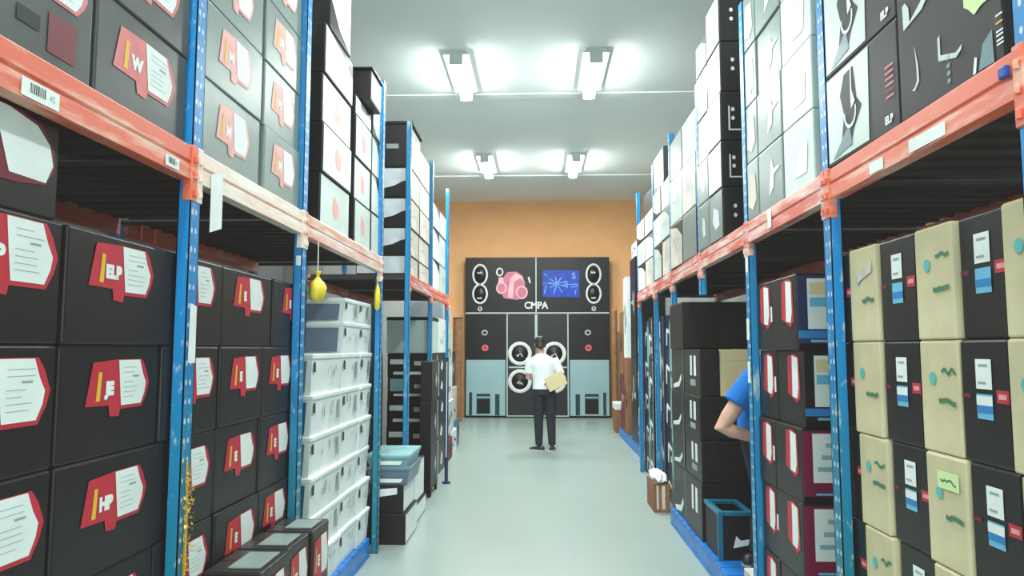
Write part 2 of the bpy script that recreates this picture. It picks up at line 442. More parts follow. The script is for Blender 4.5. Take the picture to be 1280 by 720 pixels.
rpart(LR1, 'barcode_label', B().poly([rl(LR1, XL-.005, 3.652, 1.98), rl(LR1, XL-.03, 3.652, 1.98), rl(LR1, XL-.03, 3.652, 2.03), rl(LR1, XL-.005, 3.652, 2.03)]).done(), K['paper'])
sticker(RR, XR(2.1)-.003, 2.02, 2.22, 2.15, 2.19, K['paper'], 'barcode_label', False)
sticker(RR, XR(2.45)-.003, 2.40, 2.5, 2.15, 2.19, K['paper'], 'barcode_label', False)
sticker(RR, XR(3.6)-.003, 3.62, 3.68, 2.16, 2.25, K['paper'], 'barcode_label', False)
for y0, z0 in ((4.08, 1.60), (4.08, 1.36), (4.07, 1.98)):
    sticker(RR, XR(4.1)-.003, y0, y0+.05, z0, z0+.12, K['paper'], 'barcode_label', False)
# blue locking pin on the near right beam
rpart(RR, 'locking_pin', B().box(*sorted((-.012, .004)), .055, .085, 2.205, 2.235, .004).done(), K['bluecard'])

# gold tinsel on the near left upright
b = B(); r = random.Random(5)
for i in range(170):
    z = r.uniform(.8, 1.16); y = 2.49+r.uniform(-.03, .036)*min(1, (1.2-z)*5); x = XL+r.uniform(.008, .022)
    v = Vector((x, y, z)); a = [Vector((r.uniform(-1, 1), r.uniform(-1, 1), r.uniform(-1, 1)))*.008 for _ in range(3)]
    b.poly([v+a[0], v+a[1], v+a[2]])
b.tube([(XL+.0075, 2.49, .78), (XL+.0065, 2.495, 1.0), (XL+.005, 2.488, 1.17)], [.006, .004, .003], 6)
tag(obj('tinsel', b.done(), K['gold']), 'gold tinsel strand hanging down the near left blue upright', 'tinsel')
# knotted yellow plastic bags
def ybag(y, z, x, w, h, label):
    b = B(); prof = [(-1, .2), (-.85, .75), (-.45, 1), (0, .95), (.3, .7), (.55, .3), (.7, .16), (.85, .28), (1, .42)]
    r = random.Random(int(y*10)); out = []
    for q, rr in prof:
        out.append([(x+math.cos(2*PI*k/12)*w*rr*(1+r.uniform(-.12, .12))*.8, y+math.sin(2*PI*k/12)*w*rr*(1+r.uniform(-.12, .12)), z+q*h) for k in range(12)])
    b.rings(out); o = tag(obj('plastic_bag', b.done(smooth=True), K['ybag']), label, 'bag', 'knotted yellow bags on left rack')
    obj('tie_strip', B().tube([(x, y, z+h*.8), (x, y, 2.143)], .003, 6).done(), K['paper'], o)
ybag(3.91, 1.89, -1.215, .06, .085, 'yellow knotted bag hanging beside second left upright above white stack')
ybag(5.47, 1.97, -1.235, .03, .13, 'slim yellow bag hanging by third left upright')

# ==================================================================== PALLETS
def pallet(label, x0, x1, y0, y1, h=.14, m=None, group='pallets under the stacks', cat='pallet'):
    t = thing('pallet', label, cat, ((x0+x1)/2, (y0+y1)/2, 0), 0, group)
    hx, hy = (x1-x0)/2, (y1-y0)/2; m = m or K['pallet']
    b = B(); n = max(4, int((y1-y0)/.16))
    for i in range(n): b.box(-hx, hx, -hy+(y1-y0)*i/n+.008, -hy+(y1-y0)*(i+1)/n-.008, h-.025, h, .003)
    obj('top_deck', b.done(), m, t)
    b = B()
    for x in (-hx+.03, 0, hx-.03): b.box(x-.03, x+.03, -hy, hy, .02, h-.025, .004)
    obj('stringers', b.done(), m, t)
    b = B()
    for x in (-hx+.04, 0, hx-.04): b.box(x-.045, x+.045, -hy+.01, hy-.01, 0, .02)
    obj('skids', b.done(), m, t)
pallet('blue plastic pallet under the tall white box stack', -2.1, -1.27, 4.02, 5.5)
pallet('dark wooden pallet under the red-tagged carton wall', -2.1, -1.29, 1.3, 3.6, .24, K['wood'])
pallet('blue plastic pallet under black cartons where the blue-shirted person stands', 1.175, 2.1, 4.2, 6.62)
pallet('distant blue pallet at the far end of right aisle', 1.45, 2.2, 10.2, 13.2)
pallet('dark pallet under tan and black carton wall, near right', 1.26, 2.1, 1.75, 3.3, .22, K['wood'])
pallet('dark pallet under wine-ended carton stack on the right', 1.25, 2.1, 3.42, 4.18, .13, K['wood'])

# ==================================================================== LEFT LOWER: black cartons with red tags
G1 = 'black red-tagged cartons, lower left'
TXT = ['ELP', 'JE', 'HP', 'ELP']
def tcarton(side, y0, y1, z0, z1, fx, label, grp, red='red', m=None, tagp=None, txt='ELP', detail=2, d=.5, seed=0):
    c = Carton('black_carton', label, 'box', grp, side, y0, y1, z0, z1, fx, d, m or K['black'])
    u, v, tw, th = tagp or (.01, (z1-z0)*.56, min(.33, (y1-y0)*.66), .145)
    red_tag(c, u, v, tw, th, txt, red, detail, seed)
    return c
cols_top = [(1.34, 1.862), (1.876, 2.385), (2.40, 2.838), (2.85, 3.385), (3.40, 3.90)]
cols_mid = [(1.34, 1.868), (1.882, 2.385), (2.40, 2.82), (2.835, 3.27), (3.28, 3.70)]
zrow = [(1.562, 1.885), (1.238, 1.56), (.905, 1.236), (.572, .903), (.24, .57)]
n = 0
for ri, (z0, z1) in enumerate(zrow):
    for ci, (y0, y1) in enumerate(cols_top if ri == 0 else cols_mid):
        if ri == 4 and ci >= 2: continue
        n += 1
        if ri == 0: tp = (.01, .225, min(.34, (y1-y0)*.68), .15)
        else: tp = (.028, .205, min(.33, (y1-y0)*.72), .15)
        if ci == 0: tp = (.065, tp[1], .36, .17)
        if ci == 4 and ri == 0: tp = (.03, .225, .33, .15)
        if ri == 3 and ci == 4: tp = (-.01, .22, .3, .15)
        look = 'black carton with red-and-white tag'
        tcarton('L', y0, y1, z0, z1, -1.27, f'{look}, lower left wall, {ordp(ri+1)} row down, {ordp(ci+1)} from camera', G1, txt=TXT[ri % 4] if ci < 2 else 'E', tagp=tp, seed=n, detail=2 if ci < 3 else 1)
# the fifth-layer carton with the large curved label close to the camera
c = Carton('black_carton', 'shadowed black carton with big curved white label under the orange beam', 'box', None, 'L', 1.34, 1.84, 1.887, 2.14, -1.28, .48, K['black'])
rt = c.front('tag', K['darkwine'], [(-.25, .06), (.10, .07), (.20, .085), (.235, .13), (.225, .19), (.18, .235), (.1, .25), (-.25, .25)])
c.front('paper_sheet', K['paper'], [(.07, .09), (.20, .09), (.225, .14), (.21, .19), (.16, .23), (.06, .248), (-.03, .248), (.03, .19)], .003, rt)
# stepped-out bottom row with grey lids
for i, (y0, y1) in enumerate(((2.72, 3.02), (3.04, 3.31), (3.33, 3.58))):
    c = Carton('black_carton', f'low black carton with grey lid, stepped into aisle, {ordp(i+1)} from camera', 'box', 'grey-lidded cartons stepped into the aisle', 'L', y0, y1, .37, .72, -1.035, .222, K['black'])
    obj('lid', B().box(-.034, .09, -(y1-y0)/2+.04, (y1-y0)/2-.05, .3505, .358, .002).done(), K['grey2'], c.root)
    red_tag(c, 0, .21, .24, .19, 'E', 'red', 1, i)
    c2 = Carton('black_carton', f'plain black carton under the low grey-lidded ones, {ordp(i+1)} from camera', 'box', 'plain base cartons', 'L', y0, y1, 0, .37, -1.035, .222, K['black'])

# ==================================================================== LEFT LOWER: white boxes on the blue pallet
zs = [.14, .365, .59, .82, 1.05, 1.285, 1.52, 1.73, 1.89]
ccol = [(4.10, 4.725), (4.745, 5.165), (5.18, 5.51)]
for ri in range(8):
    for ci, (y0, y1) in enumerate(ccol):
        if ri >= 6 and ci == 0: continue
        if ri == 7: 
            y0, y1 = [(0, 0), (4.76, 5.13), (5.14, 5.46)][ci]
        top = 8-ri
        c = Carton('storage_box', f'white storage box in blue pallet stack, {ordp(top)} row down, {ordp(ci+1)} from camera', 'box', 'white boxes stacked on blue pallet', 'L', y0, y1, zs[ri], zs[ri+1], -1.29, .55, K['white'], 1.3, 'box_body', taper=.012)
        h = c.h
        em = K['teal'] if (ri in (2, 4) or ri == 5 and 0) else K['binside']
        if ci == 0 or ri >= 6: c.end('end_panel', em, [(-.24, .012), (.235, .012), (.245, h-.04), (-.25, h-.04)], .004)
        r = random.Random(ri*10+ci)
        f = c.F(.004)
        for q in range(r.choice((3, 4, 4, 5))):
            u = r.uniform(-.1, .17); v = h*r.uniform(.3, .6); ww = r.uniform(.006, .02); hh = r.uniform(.02, .06)
            obj('print_mark', B().poly([f(u, v), f(u+ww, v+.008), f(u+ww, v+hh+.008), f(u, v+hh)]).done(), K['greyink'], c.root)
        c.frect('corner_label', K['ink'], -c.w/2+.02, -c.w/2+.06, h*.55, h*.8, .004)
        if r.random() < .45: c.frect('carry_slot', K['greyink'], c.w/2-.09, c.w/2-.05, h*.25, h*.75, .004)

# ==================================================================== LEFT UPPER
G2 = 'black tagged cartons with painted sheen and haze, left upper shelf'
for ri in range(3):
    for ci, (y0, y1) in enumerate(((1.36, 1.895), (1.92, 2.44))):
        z0 = BT+.31*ri
        tp = (.0, .175, .36, .16) if ci else (.06, .235, .36, .12)
        c = tcarton('L', y0, y1, z0, z0+.3085, -1.245, f'dark glossy carton with haze-paled red tag above orange beam, {ordp(ri+1)} row up, {ordp(ci+1)} along', G2, 'redpale', K['black2'], tp, 'W', 2, seed=ri)
        if ci == 0 and ri == 0:
            c.frect('printed_square', K['darkwine'], .09, .2, .035, .14); c.frect('arrow_print', K['ink'], -.02, .06, .07, .11)
for ri in range(4):  # black cartons lightened in base colour to imitate reflected ceiling light
    for ci, (y0, y1) in enumerate(((2.57, 3.125), (3.165, 3.645))):
        z0 = BT+.305*ri
        c = tcarton('L', y0, y1, z0, z0+.303, -1.245, f'sheen-painted black carton with haze-pink tag above bleached beam, {ordp(ri+1)} row up, {ordp(ci+1)} along', G2, 'redpink', K['grey2'], (.0, .17, .32, .17), 'M', 1, seed=ri)
G3 = 'black cartons with sheen painted on fronts, third left bay'
def facecarton(label, grp, side, y0, y1, z0, z1, fx, face='pale2', body='black', tagw=.0, d=.5, red='redpink', marks=0, cut=0, name='sheen_fronted_carton', inset=.012):
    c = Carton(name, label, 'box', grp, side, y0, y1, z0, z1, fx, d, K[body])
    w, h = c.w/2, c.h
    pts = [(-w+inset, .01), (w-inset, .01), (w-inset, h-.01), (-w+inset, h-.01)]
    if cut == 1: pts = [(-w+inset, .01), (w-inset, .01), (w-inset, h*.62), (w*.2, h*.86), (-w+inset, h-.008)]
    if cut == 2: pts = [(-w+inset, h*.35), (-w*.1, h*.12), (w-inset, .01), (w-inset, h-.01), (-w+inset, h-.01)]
    p = c.front('front_panel_or_sheen', K[face], pts, .0015)  # in the third left bay this is painted sheen, elsewhere a print
    if tagw:
        g = c.F(.0025); ww = tagw
        b = B().poly([g(-ww, h*.45), g(-ww*.2, h*.25), g(ww, h*.3), g(ww*.8, h*.6), g(-ww*.6, h*.72)])
        obj('tag', b.done(), K[red], c.root)
    if marks:
        obj('print_marks', squiggle(c.F(.0026), -w*.6, h*.5, w*1.2, h*.16, 6, .004, marks), K['greyink'], c.root)
    return c
zz = [BT, 2.57, 2.865, 3.16, 3.50]
for ri in range(3):  # black cartons whose pale fronts are painted ceiling reflection
    facecarton(f'sheen-painted black carton with small haze-pink tag, third left upper bay, {ordp(ri+1)} row up, near column', G3, 'L', 4.03, 4.66, zz[ri], zz[ri+1]-.002, -1.245, 'pale2', 'black', .07, cut=0)
    facecarton(f'sheen-painted black carton with faint haze-pink tag, third left upper bay, {ordp(ri+1)} row up, middle column', G3, 'L', 4.775, 5.24, zz[ri]+(.0 if ri < 2 else 0), zz[ri+1]-.002, -1.245, 'pale2', 'black', .06)
    facecarton(f'narrow sheen-painted black carton, third left upper bay, {ordp(ri+1)} row up, beside third upright', G3, 'L', 5.26, 5.515, zz[ri], zz[ri+1]-.002, -1.245, 'pale2', 'black', 0, cut=1 if ri else 0)
facecarton('sheen-whitened carton with cut top edge, fourth row, near column of third bay', G3, 'L', 4.03, 4.66, 3.16, 3.46, -1.245, 'white', 'black', .03, cut=1)
facecarton('tallest-placed pinkish-white carton with dark wedge, third left upper bay', G3, 'L', 4.10, 4.56, 3.46, 3.98, -1.235, 'cream', 'black', 0, cut=2)
facecarton('leaning sheen-whitened carton, fourth row, middle column of third left bay', G3, 'L', 4.775, 5.24, 3.16, 3.298, -1.245, 'white', 'black', 0, cut=1)
c = Carton('black_carton', 'black open-lidded carton overhanging the aisle atop the third left bay', 'box', None, 'L', 4.90, 5.235, 3.30, 3.52, -1.17, .45, K['black'])
c.front('front_panel_or_sheen', K['white'], [(-.15, .02), (.15, .02), (.15, .18), (-.15, .2)])
obj('lid', B().box(-.235, .24, -.18, .18, .22, .235, .004).done(), K['black'], c.root)
facecarton('small sheen-painted black carton, fourth row beside the third left upright', G3, 'L', 5.26, 5.515, 3.16, 3.40, -1.245, 'pale2', 'black', 0, cut=2)

# ---- far left rack, upper level
G4 = 'patterned cartons on the far left rack'
zz = [BT, 2.46, 2.73, 3.02, 3.32, 3.74]
for ri in range(5):
    top = ri == 4
    c = facecarton(f'carton with {"black lid, topmost" if top else "dark wavy end print"}, far left rack, {ordp(ri+1)} row up, nearest column', G4, 'L', 6.83, 7.44, zz[ri], zz[ri+1]-.002, -1.25, 'cream', 'black', 0, marks=ri+1, name='patterned_carton')
    h = c.h
    if top:
        c.erect('end_label', K['greyink'], .02, .14, h*.42, h*.53, .003)
        obj('lid', B().box(-.265, .275, -.31, .31, h, h+.03, .004).done(), K['dark'], c.root)
    elif ri == 0:
        c.erect('end_panel', K['lilac'], -.24, .24, .01, h-.02, .003)
    else:
        c.end('end_panel', K['lilac'], [(-.24, h*.3), (.0, h*.28), (.1, h*.36), (.18, h*.5), (.24, h*.55), (.24, h-.02), (-.24, h-.02)], .003)
    facecarton(f'cream carton with scribbled print, far left rack, {ordp(ri+1)} row up, second column', G4, 'L', 7.46, 8.14, zz[ri], zz[ri+1]-.002-(.08 if top else 0), -1.25, 'cream', 'black', 0, marks=ri+11, name='patterned_carton')
zz = [BT, 2.62, 3.0, 3.3]
for ri in range(3):
    facecarton(f'white carton with navy top print, far left rack end bay, {ordp(ri+1)} row up, first column', G4, 'L', 8.36, 8.98, zz[ri], zz[ri+1]-.002, -1.25, 'white' if ri != 2 else 'lilac', 'navy' if ri else 'black', 0, name='patterned_carton', cut=1)
    facecarton(f'white carton with teal edge, far left rack end bay, {ordp(ri+1)} row up, last column', G4, 'L', 9.0, 9.62, zz[ri], zz[ri+1]-.002, -1.25, 'pale2', 'teal', 0, name='patterned_carton', marks=ri+21)

# ---- far left rack, lower level
G5 = 'stacked cartons low on the far left rack'
zz = [0, .38, .68, .98, 1.22, 1.5]
for ri in range(5):
    c = Carton('black_carton', f'black carton with white end strips, low far left rack, {ordp(5-ri)} row down', 'box', G5, 'L', 8.30, 8.88, zz[ri], zz[ri+1]-.002, -1.24, .5, K['black'])
    h = c.h
    c.erect('end_strip', K['paper'], -.22, -.02, h*.55, h*.75, .003); c.erect('end_strip', K['paper'], -.18, .2, h*.12, h*.24, .003)
    if ri == 3: c.erect('end_strip', K['tealpale'], -.22, -.06, h*.35, h*.95, .004)
    c.frect('edge_strip', K['paper'], c.w/2-.05, c.w/2-.01, .02, h-.02)
    c.front('white_mark', K['cream'], [(-.2, h*.2), (-.1, h*.3), (-.05, h*.7), (-.16, h*.55)])
    c.erect('end_strip', K['cream'], .06, .16, h*.5, h*.68, .003)
    c = Carton('black_carton', f'black carton with small white mark, low far left end bay, {ordp(5-ri)} row down', 'box', G5, 'L', 8.92, 9.62, zz[ri], zz[ri+1]-.002, -1.24, .5, K['black'])
    c.front('white_mark', K['paper'], [(-.1, h*.3), (.05, h*.2), (.12, h*.5), (.0, h*.7)])
c = Carton('storage_box', 'wide pale grey box with dark lid, topmost on low far left stack', 'box', G5, 'L', 8.30, 8.88, 1.5, 1.88, -1.24, .52, K['pale2'])
obj('lid', B().box(-.265, .265, -.285, .285, .38, .42, .004).done(), K['dark'], c.root)
c = Carton('storage_box', 'white box streaked with grey, topmost in low far left end bay', 'box', G5, 'L', 8.92, 9.62, 1.5, 1.93, -1.24, .52, K['white'])
obj('print_marks', squiggle(c.F(.003), -.25, .2, .5, .1, 8, .01, 4), K['greyink'], c.root)
# bay nearest the gap, low black crates and the floor boxes spilling into the gap
def white_side(label, x0, x1, y0, y1, z0, z1, grp):
    c = Carton('floor_carton', label, 'box', grp, 'L', y0, y1, z0, z1, x1, x1-x0, K['black'])
    c.frect('side_panel', K['white'], -c.w/2+.012, c.w/2-.012, .012, c.h-.012); return c
G6 = 'black cartons with white sides on the floor'
white_side('bottom black floor carton with white side, behind third left upright', -1.42, -1.06, 5.82, 6.38, 0, .24, G6)
c = white_side('second black floor carton with white side, behind third left upright', -1.42, -1.08, 5.84, 6.34, .24, .46, G6)
c.end('end_label', K['paper'], [(-.02, .13), (.12, .15), (.12, .2), (-.02, .19)])
white_side('short black floor carton with white side, beyond the pair', -1.48, -1.1, 6.50, 7.1, 0, .16, G6)
white_side('upper black floor carton with white side, beyond the pair', -1.48, -1.12, 6.52, 7.08, .16, .52, G6)
for i, (z0, z1) in enumerate(((.46, .60), (.60, .70))):
    c = Carton('plastic_tote', ['blue-grey shallow plastic tote on black floor carton', 'pale shallow tote topmost beside third left upright'][i], 'tote', None, 'L', 5.85, 6.42, z0, z1, -1.04, .34, K['tealpale' if i else 'binside'], 1, 'tote_body', taper=.02)
    c.end('end_label', K['paper'], [(-.1, .02), (.1, .02), (.12, .05), (-.12, .05)], .004)
    if i: obj('contents', squiggle(lambda u, v: (v, u, c.h+.003), -.22, 0, .44, .1, 10, .012, i+3), K['greyink'], c.root)
zz = [0, .35, .66, .97, 1.28, 1.5]
for ri in range(5):
    c = Carton('black_carton', f'deep-set black carton behind third left upright, {ordp(5-ri)} row down', 'box', 'deep-set black cartons in the left gap', 'L', 6.86, 7.5, zz[ri], zz[ri+1]-.002, -1.62, .5, K['black'])
    c.erect('end_strip', K['paper'], .1, .2, c.h*.3, c.h*.7, .003)
    if ri % 2: c.erect('end_strip', K['cream'], .02, .08, c.h*.2, c.h*.5, .003)
# tall dark trolley-like stack beyond, and the navy pole
for i, (z0, z1) in enumerate(((0.1, .55), (.55, 1.0), (1.0, 1.42))):
    c = Carton('black_carton', f'tall black carton jutting into far left aisle, {ordp(3-i)} down', 'box', 'black cartons jutting into far left aisle', 'L', 7.62, 8.16, z0, z1-.002, -1.13, .12, K['black'])
    c.front('white_mark', K['cream'], [(.0, .2), (.06, .12), (.12, .22), (.05, .3)])
    c.frect('edge_strip', K['paper'], .22, .255, .02, c.h-.02)
t = thing('hand_dolly', 'small black wheeled dolly under jutting cartons, far left', 'dolly', (-1.19, 7.89, 0))
obj('platform', B().box(-.06, .06, -.27, .27, .07, .1, .005).done(), K['dark'], t)
for sx in (-.045, .045):
    for sy in (-.22, .22): obj('wheel', B().prism([(sx-.012, sy+.035*math.cos(a), .035+.035*math.sin(a)) for a in [2*PI*i/12 for i in range(12)]], (.024, 0, 0)).done(), K['dark'], t)
t = thing('floor_pole', 'thin navy pole on a round foot, standing in far left aisle', 'pole', (-1.07, 8.45, 0))
obj('shaft', B().tube([(0, 0, .015), (0, 0, 1.45)], .02, 10).done(), K['navy'], t)
obj('foot', B().tube([(0, 0, 0), (0, 0, .02)], .05, 14).done(), K['navy'], t)
obj('white_trim', B().box(-.006, .006, -.024, -.02, .3, 1.4).done(), K['paper'], t)
# end of the left side, beyond the rack
G7 = 'mixed cartons at the far left end'
specs = [('red-fronted small carton on floor, far left end', -1.24, 10.0, 10.5, 0, .3, 'darkwine'), ('white small carton on floor, far left end', -1.27, 10.55, 11.2, 0, .34, 'white'),
         ('teal floor carton, far left end', -1.3, 11.25, 11.9, 0, .42, 'teal'), ('mottled white carton second up, far left end', -1.27, 10.0, 10.9, .34, .8, 'lilac'),
         ('cream carton second up, far left end', -1.33, 10.95, 11.8, .42, .95, 'cream'), ('white carton third up, far left end', -1.3, 10.0, 10.9, .8, 1.3, 'white'),
         ('black carton third up, far left end', -1.36, 10.95, 11.8, .95, 1.5, 'black'), ('pale carton fourth up, far left end', -1.3, 10.0, 10.9, 1.3, 1.8, 'pale2'),
         ('blue-grey carton topmost, far left end', -1.33, 10.0, 10.9, 1.8, 2.2, 'lilac')]
for i, (lb, fx, y0, y1, z0, z1, m) in enumerate(specs):
    c = Carton('mixed_carton', lb, 'box', G7, 'L', y0, y1, z0, z1, fx, .5, K[m])
    obj('print_marks', squiggle(c.F(.003), -.25, c.h*.5, .5, c.h*.25, 8, .012, 40+i), K['ink' if m != 'black' else 'paper'], c.root)
t = thing('cardboard_tube', 'tall brown cardboard tube standing left of the display wall', 'tube', (-1.75, 15.6, 0))
obj('tube_body', B().tube([(0, 0, 0), (0, 0, 2.2)], .1, 16).done(), K['brown'], t)
obj('end_cap', B().tube([(0, 0, 2.2), (0, 0, 2.225)], .104, 16).done(), K['dark'], t)

# ==================================================================== RIGHT LOWER: tan and black cartons
seam = [(2.815, 3.04), (2.60, 2.81), (2.345, 2.585), (2.13, 2.335), (1.905, 2.12), (1.70, 1.895)]
rowsz = [(1.578, 1.925), (1.238, 1.576), (.908, 1.236), (.565, .906), (.22, .563)]
G8 = 'alternating black and tan cartons, near right'
for ri, (z0, z1) in enumerate(rowsz):
    for ci, (y0, y1) in enumerate(seam):
        if ri == 4 and ci == 5: continue
        sh = .02*(ri-1)*(1 if ri > 1 else 0)
        y0, y1 = y0-sh, y1-sh
        blk = ci % 2 == 0
        pos = f'near right wall, {ordp(ri+1)} row down, {ordp(6-ci)} from camera'
        c = Carton('black_carton' if blk else 'tan_carton', ('narrow black carton with stickers, ' if blk else 'tan carton with green handwriting, ')+pos, 'box', G8, 'R', y0, y1, z0, z1, 1.215 if blk else 1.205, .5, K['black'] if blk else K['tan'], 1.2)
        w, h = c.w/2, c.h; f = c.F(.003)
        if blk:
            if ci:
                a = c.frect('white_sticker', K['paper'], -.035, .035, h*.60, h*.84, .002)
                [obj('print_line', B().poly([f(q0, h*q1), f(q2, h*q1), f(q2, h*(q1+.02)), f(q0, h*(q1+.02))]).done(), K['greyink'], a) for q0, q2, q1 in ((-.02, .02, .78), (-.025, .01, .64))]
                a = c.frect('blue_sticker', K['cyanpaper'], -.035, .035, h*.36, h*.56, .002)
                c.frect('white_band', K['paper'], -.035, .035, h*.47, h*.545, .003, a) if ri else None
                c.frect('blue_band', K['bluepaper'], -.035, .035, h*.41, h*.47, .003, a)
                a = c.frect('red_mark', K['darkwine'], -w+.005, -w+.045, h*.52, h*.555, .002)
            a = c.frect('red_sticker', K['red'], w-.055, w-.004, h*.50, h*.60, .002)
            c.frect('pale_print', K['redpink'], w-.045, w-.012, h*.53, h*.57, .003, a)
        else:
            r = random.Random(ri*7+ci)
            obj('marker_writing', squiggle(f, .0, h*r.uniform(.42, .5), w*.85, .008, 5, .007, ri*9+ci), K['greenink'], c.root)
            if r.random() < .8: obj('marker_writing', squiggle(f, .02, h*.72, w*.7, .012, 4, .005, ri*9+ci+50), K['greenink'], c.root)
            b = B(); cu, cv = -.03, h*.66
            b.poly([f(cu+.018*math.cos(t_), cv+.02*math.sin(t_)) for t_ in [2*PI*i/10 for i in range(10)]])
            obj('marker_dot', b.done(), K['cyanink'], c.root)
            if (ri, ci) == (2, 3): 
                a = c.frect('lime_sticker', K['lime'], -.035, .075, h*.70, h*.86, .0035)
                obj('lettering', squiggle(c.F(.004), -.02, h*.78, .08, .01, 7, .003, 3), K['greenink'], a)
            if (ri, ci) == (0, 1):
                c.front('torn_sticker', K['cream'], [(-.04, h*.62), (.08, h*.72), (.085, h*.84), (.06, h*.8), (-.035, h*.72)], .0035)

# ---- right lower second bay: black cartons with wine and blue printed ends
G9 = 'black cartons with printed ends, right second bay'
rz2 = [(1.545, 1.905), (1.185, 1.543), (.845, 1.183), (.49, .843), (.13, .488)]
for ri, (z0, z1) in enumerate(rz2):
    for ci, (y0, y1) in enumerate(((3.42, 3.775), (3.785, 4.05))):
        lb = f'black carton with {"colourful end label" if ci == 0 else "red tag"}, right second bay, {ordp(ri+1)} row down, {"near" if ci == 0 else "far"} column'
        c = Carton('printed_end_carton', lb, 'box', G9, 'R', y0, y1, z0, z1, 1.215+(.012 if ri == 1 else 0), .5, K['black'])
        w, h = c.w/2, c.h
        u0 = .04 if ci == 0 else .0
        a = c.front('tag', K['red'], [(u0-.07, h*.42), (u0-.06, h*.92), (u0+.03, h*.96), (u0+.09, h*.9), (u0+.1, h*.38), (u0+.05, h*.30), (u0-.0, h*.36)], .002)
        a['label'] = 'red tag with white sheet'
        c.front('paper_sheet', K['paper'], [(u0-.005, h*.38), (u0+.06, h*.36), (u0+.08, h*.5), (u0+.075, h*.9), (u0-.0, h*.93)], .003, a)
        if ci == 1: c.frect('white_sticker', K['paper'], w-.03, w-.005, h*.4, h*.62, .002)
        if ci == 0:
            m = K['navy'] if ri < 1 else (K['wine'] if ri > 1 else K['dark'])
            e = c.erect('end_panel', m, -.245, .0, .03, h-.012, .002)
            p = c.erect('end_label', K['paper'], -.20, -.075, h*.27, h*.93, .003, e)
            if ri < 2:
                c.erect('sand_print', K['sand'], -.19, -.085, h*.72, h*.88, .004, p); c.erect('cyan_print', K['cyanpaper'], -.19, -.085, h*.56, h*.68, .004, p)
                c.erect('blue_band', K['bluepaper'], -.245, -.06, h*.15, h*.25, .003, e)
            else:
                for q in range(3): c.erect('cyan_print', K['tealpale'], -.18+.02*q, -.095, h*(.42+.16*q), h*(.48+.16*q), .004, p)
            c.erect('end_sticker', K['cyanpaper'], -.19, -.08, .035, h*.13, .004, e)
# ---- right third bay: black stack behind the person, on the blue pallet
G10 = 'black cartons behind the blue-shirted person'
zz = [.14, .56, .875, 1.195, 1.548]
for ri in range(4):
    thin = ri == 3
    c = Carton('black_carton', f'black carton with two white side stripes, behind blue-shirted person, {ordp(5-ri)} row down', 'box', G10, 'R', 5.45, 6.03, zz[ri], zz[ri+1]-.002, 1.20, .145 if thin else .5, K['black'])
    h = c.h
    a = c.frect('white_stripe', K['paper'], -.05, .02, h*.42, h*.86); a = c.frect('white_stripe', K['paper'], .08, .16, h*.42, h*.86)
    c.frect('grey_print', K['greyink'], -.05, .14, h*.2, h*.34) if ri else None
Carton('black_carton', 'large plain black carton topmost behind blue-shirted person', 'box', G10, 'R', 6.045, 6.62, 1.55, 1.94, 1.205, .55, K['black'])
c = Carton('cream_carton', 'cream carton beside thin black one behind the blue-shirted person', 'box', None, 'R', 5.46, 6.0, 1.195, 1.545, 1.355, .4, K['sand'])
obj('tape_line', B().poly([c.E(.002)(-.2, .265), c.E(.002)(.2, .265), c.E(.002)(.2, .27), c.E(.002)(-.2, .27)]).done(), K['tan'], c.root)
for ri in range(4):
    c = Carton('black_carton', f'black carton with white corner print, right fourth bay, {ordp(5-ri)} row down', 'box', G10, 'R', 6.06, 6.6, zz[ri], zz[ri+1]-.002, 1.205, .5, K['black'])
    h = c.h
    c.front('corner_print', K['paper'], [(-.2, h*.12), (.05, h*.22), (.16, h*.42), (.17, h*.3), (.07, h*.1), (-.18, .01)])
    c.frect('edge_strip', K['greyband'], .24, .262, .01, h-.01)
# black crate with teal rim on the pallet
t = thing('plastic_crate', 'low black crate with teal rim holding white packets, on blue pallet', 'crate', (1.32, 5.2, .14))
b = B(); b.box(-.11, .11, -.2, .2, 0, .02)
for s in (-1, 1): b.box(s*.1-.01, s*.1+.01, -.2, .2, .02, .3); b.box(-.09, .09, s*.19-.01, s*.19+.01, .02, .3)
obj('crate_body', b.done(), K['dark'], t)
b = B()
for s in (-1, 1): b.box(s*.1-.018, s*.1+.018, -.21, .21, .29, .32, .004); b.box(-.082, .082, s*.19-.018, s*.19+.018, .29, .32, .004)
b.box(-.122, -.09, -.215, -.195, .0, .292)
obj('rim', b.done(), K['teal'], t)
f = lambda u, v: (u, -.203, v)
obj('end_print', B().poly([f(-.02, .08), f(.08, .1), f(.09, .14), f(.03, .13), f(.0, .16)]).done(), K['paper'], t)
for i in range(3):
    o = obj('paper_packet', B().box(-.06, .06, -.045, .045, 0, .03, .01, 2).done(), K['paper'], None, (1.32, 5.09+.11*i, .161))
    tag(o, ['white paper packet in teal-rimmed crate, near end', 'white paper packet in teal-rimmed crate, middle', 'white paper packet in teal-rimmed crate, far end'][i], 'packet', 'packets in the crate')
t = thing('small_carton', 'small open red-printed carton on blue pallet, before the teal-rimmed crate', 'box', (1.36, 4.38, .14))
obj('carton_body', B().box(-.13, .13, -.12, .12, 0, .1, .004).done(), K['cream'], t)
obj('print', squiggle(lambda u, v: (u, -.1215, v), -.11, .05, .22, .025, 9, .006, 8), K['red'], t)

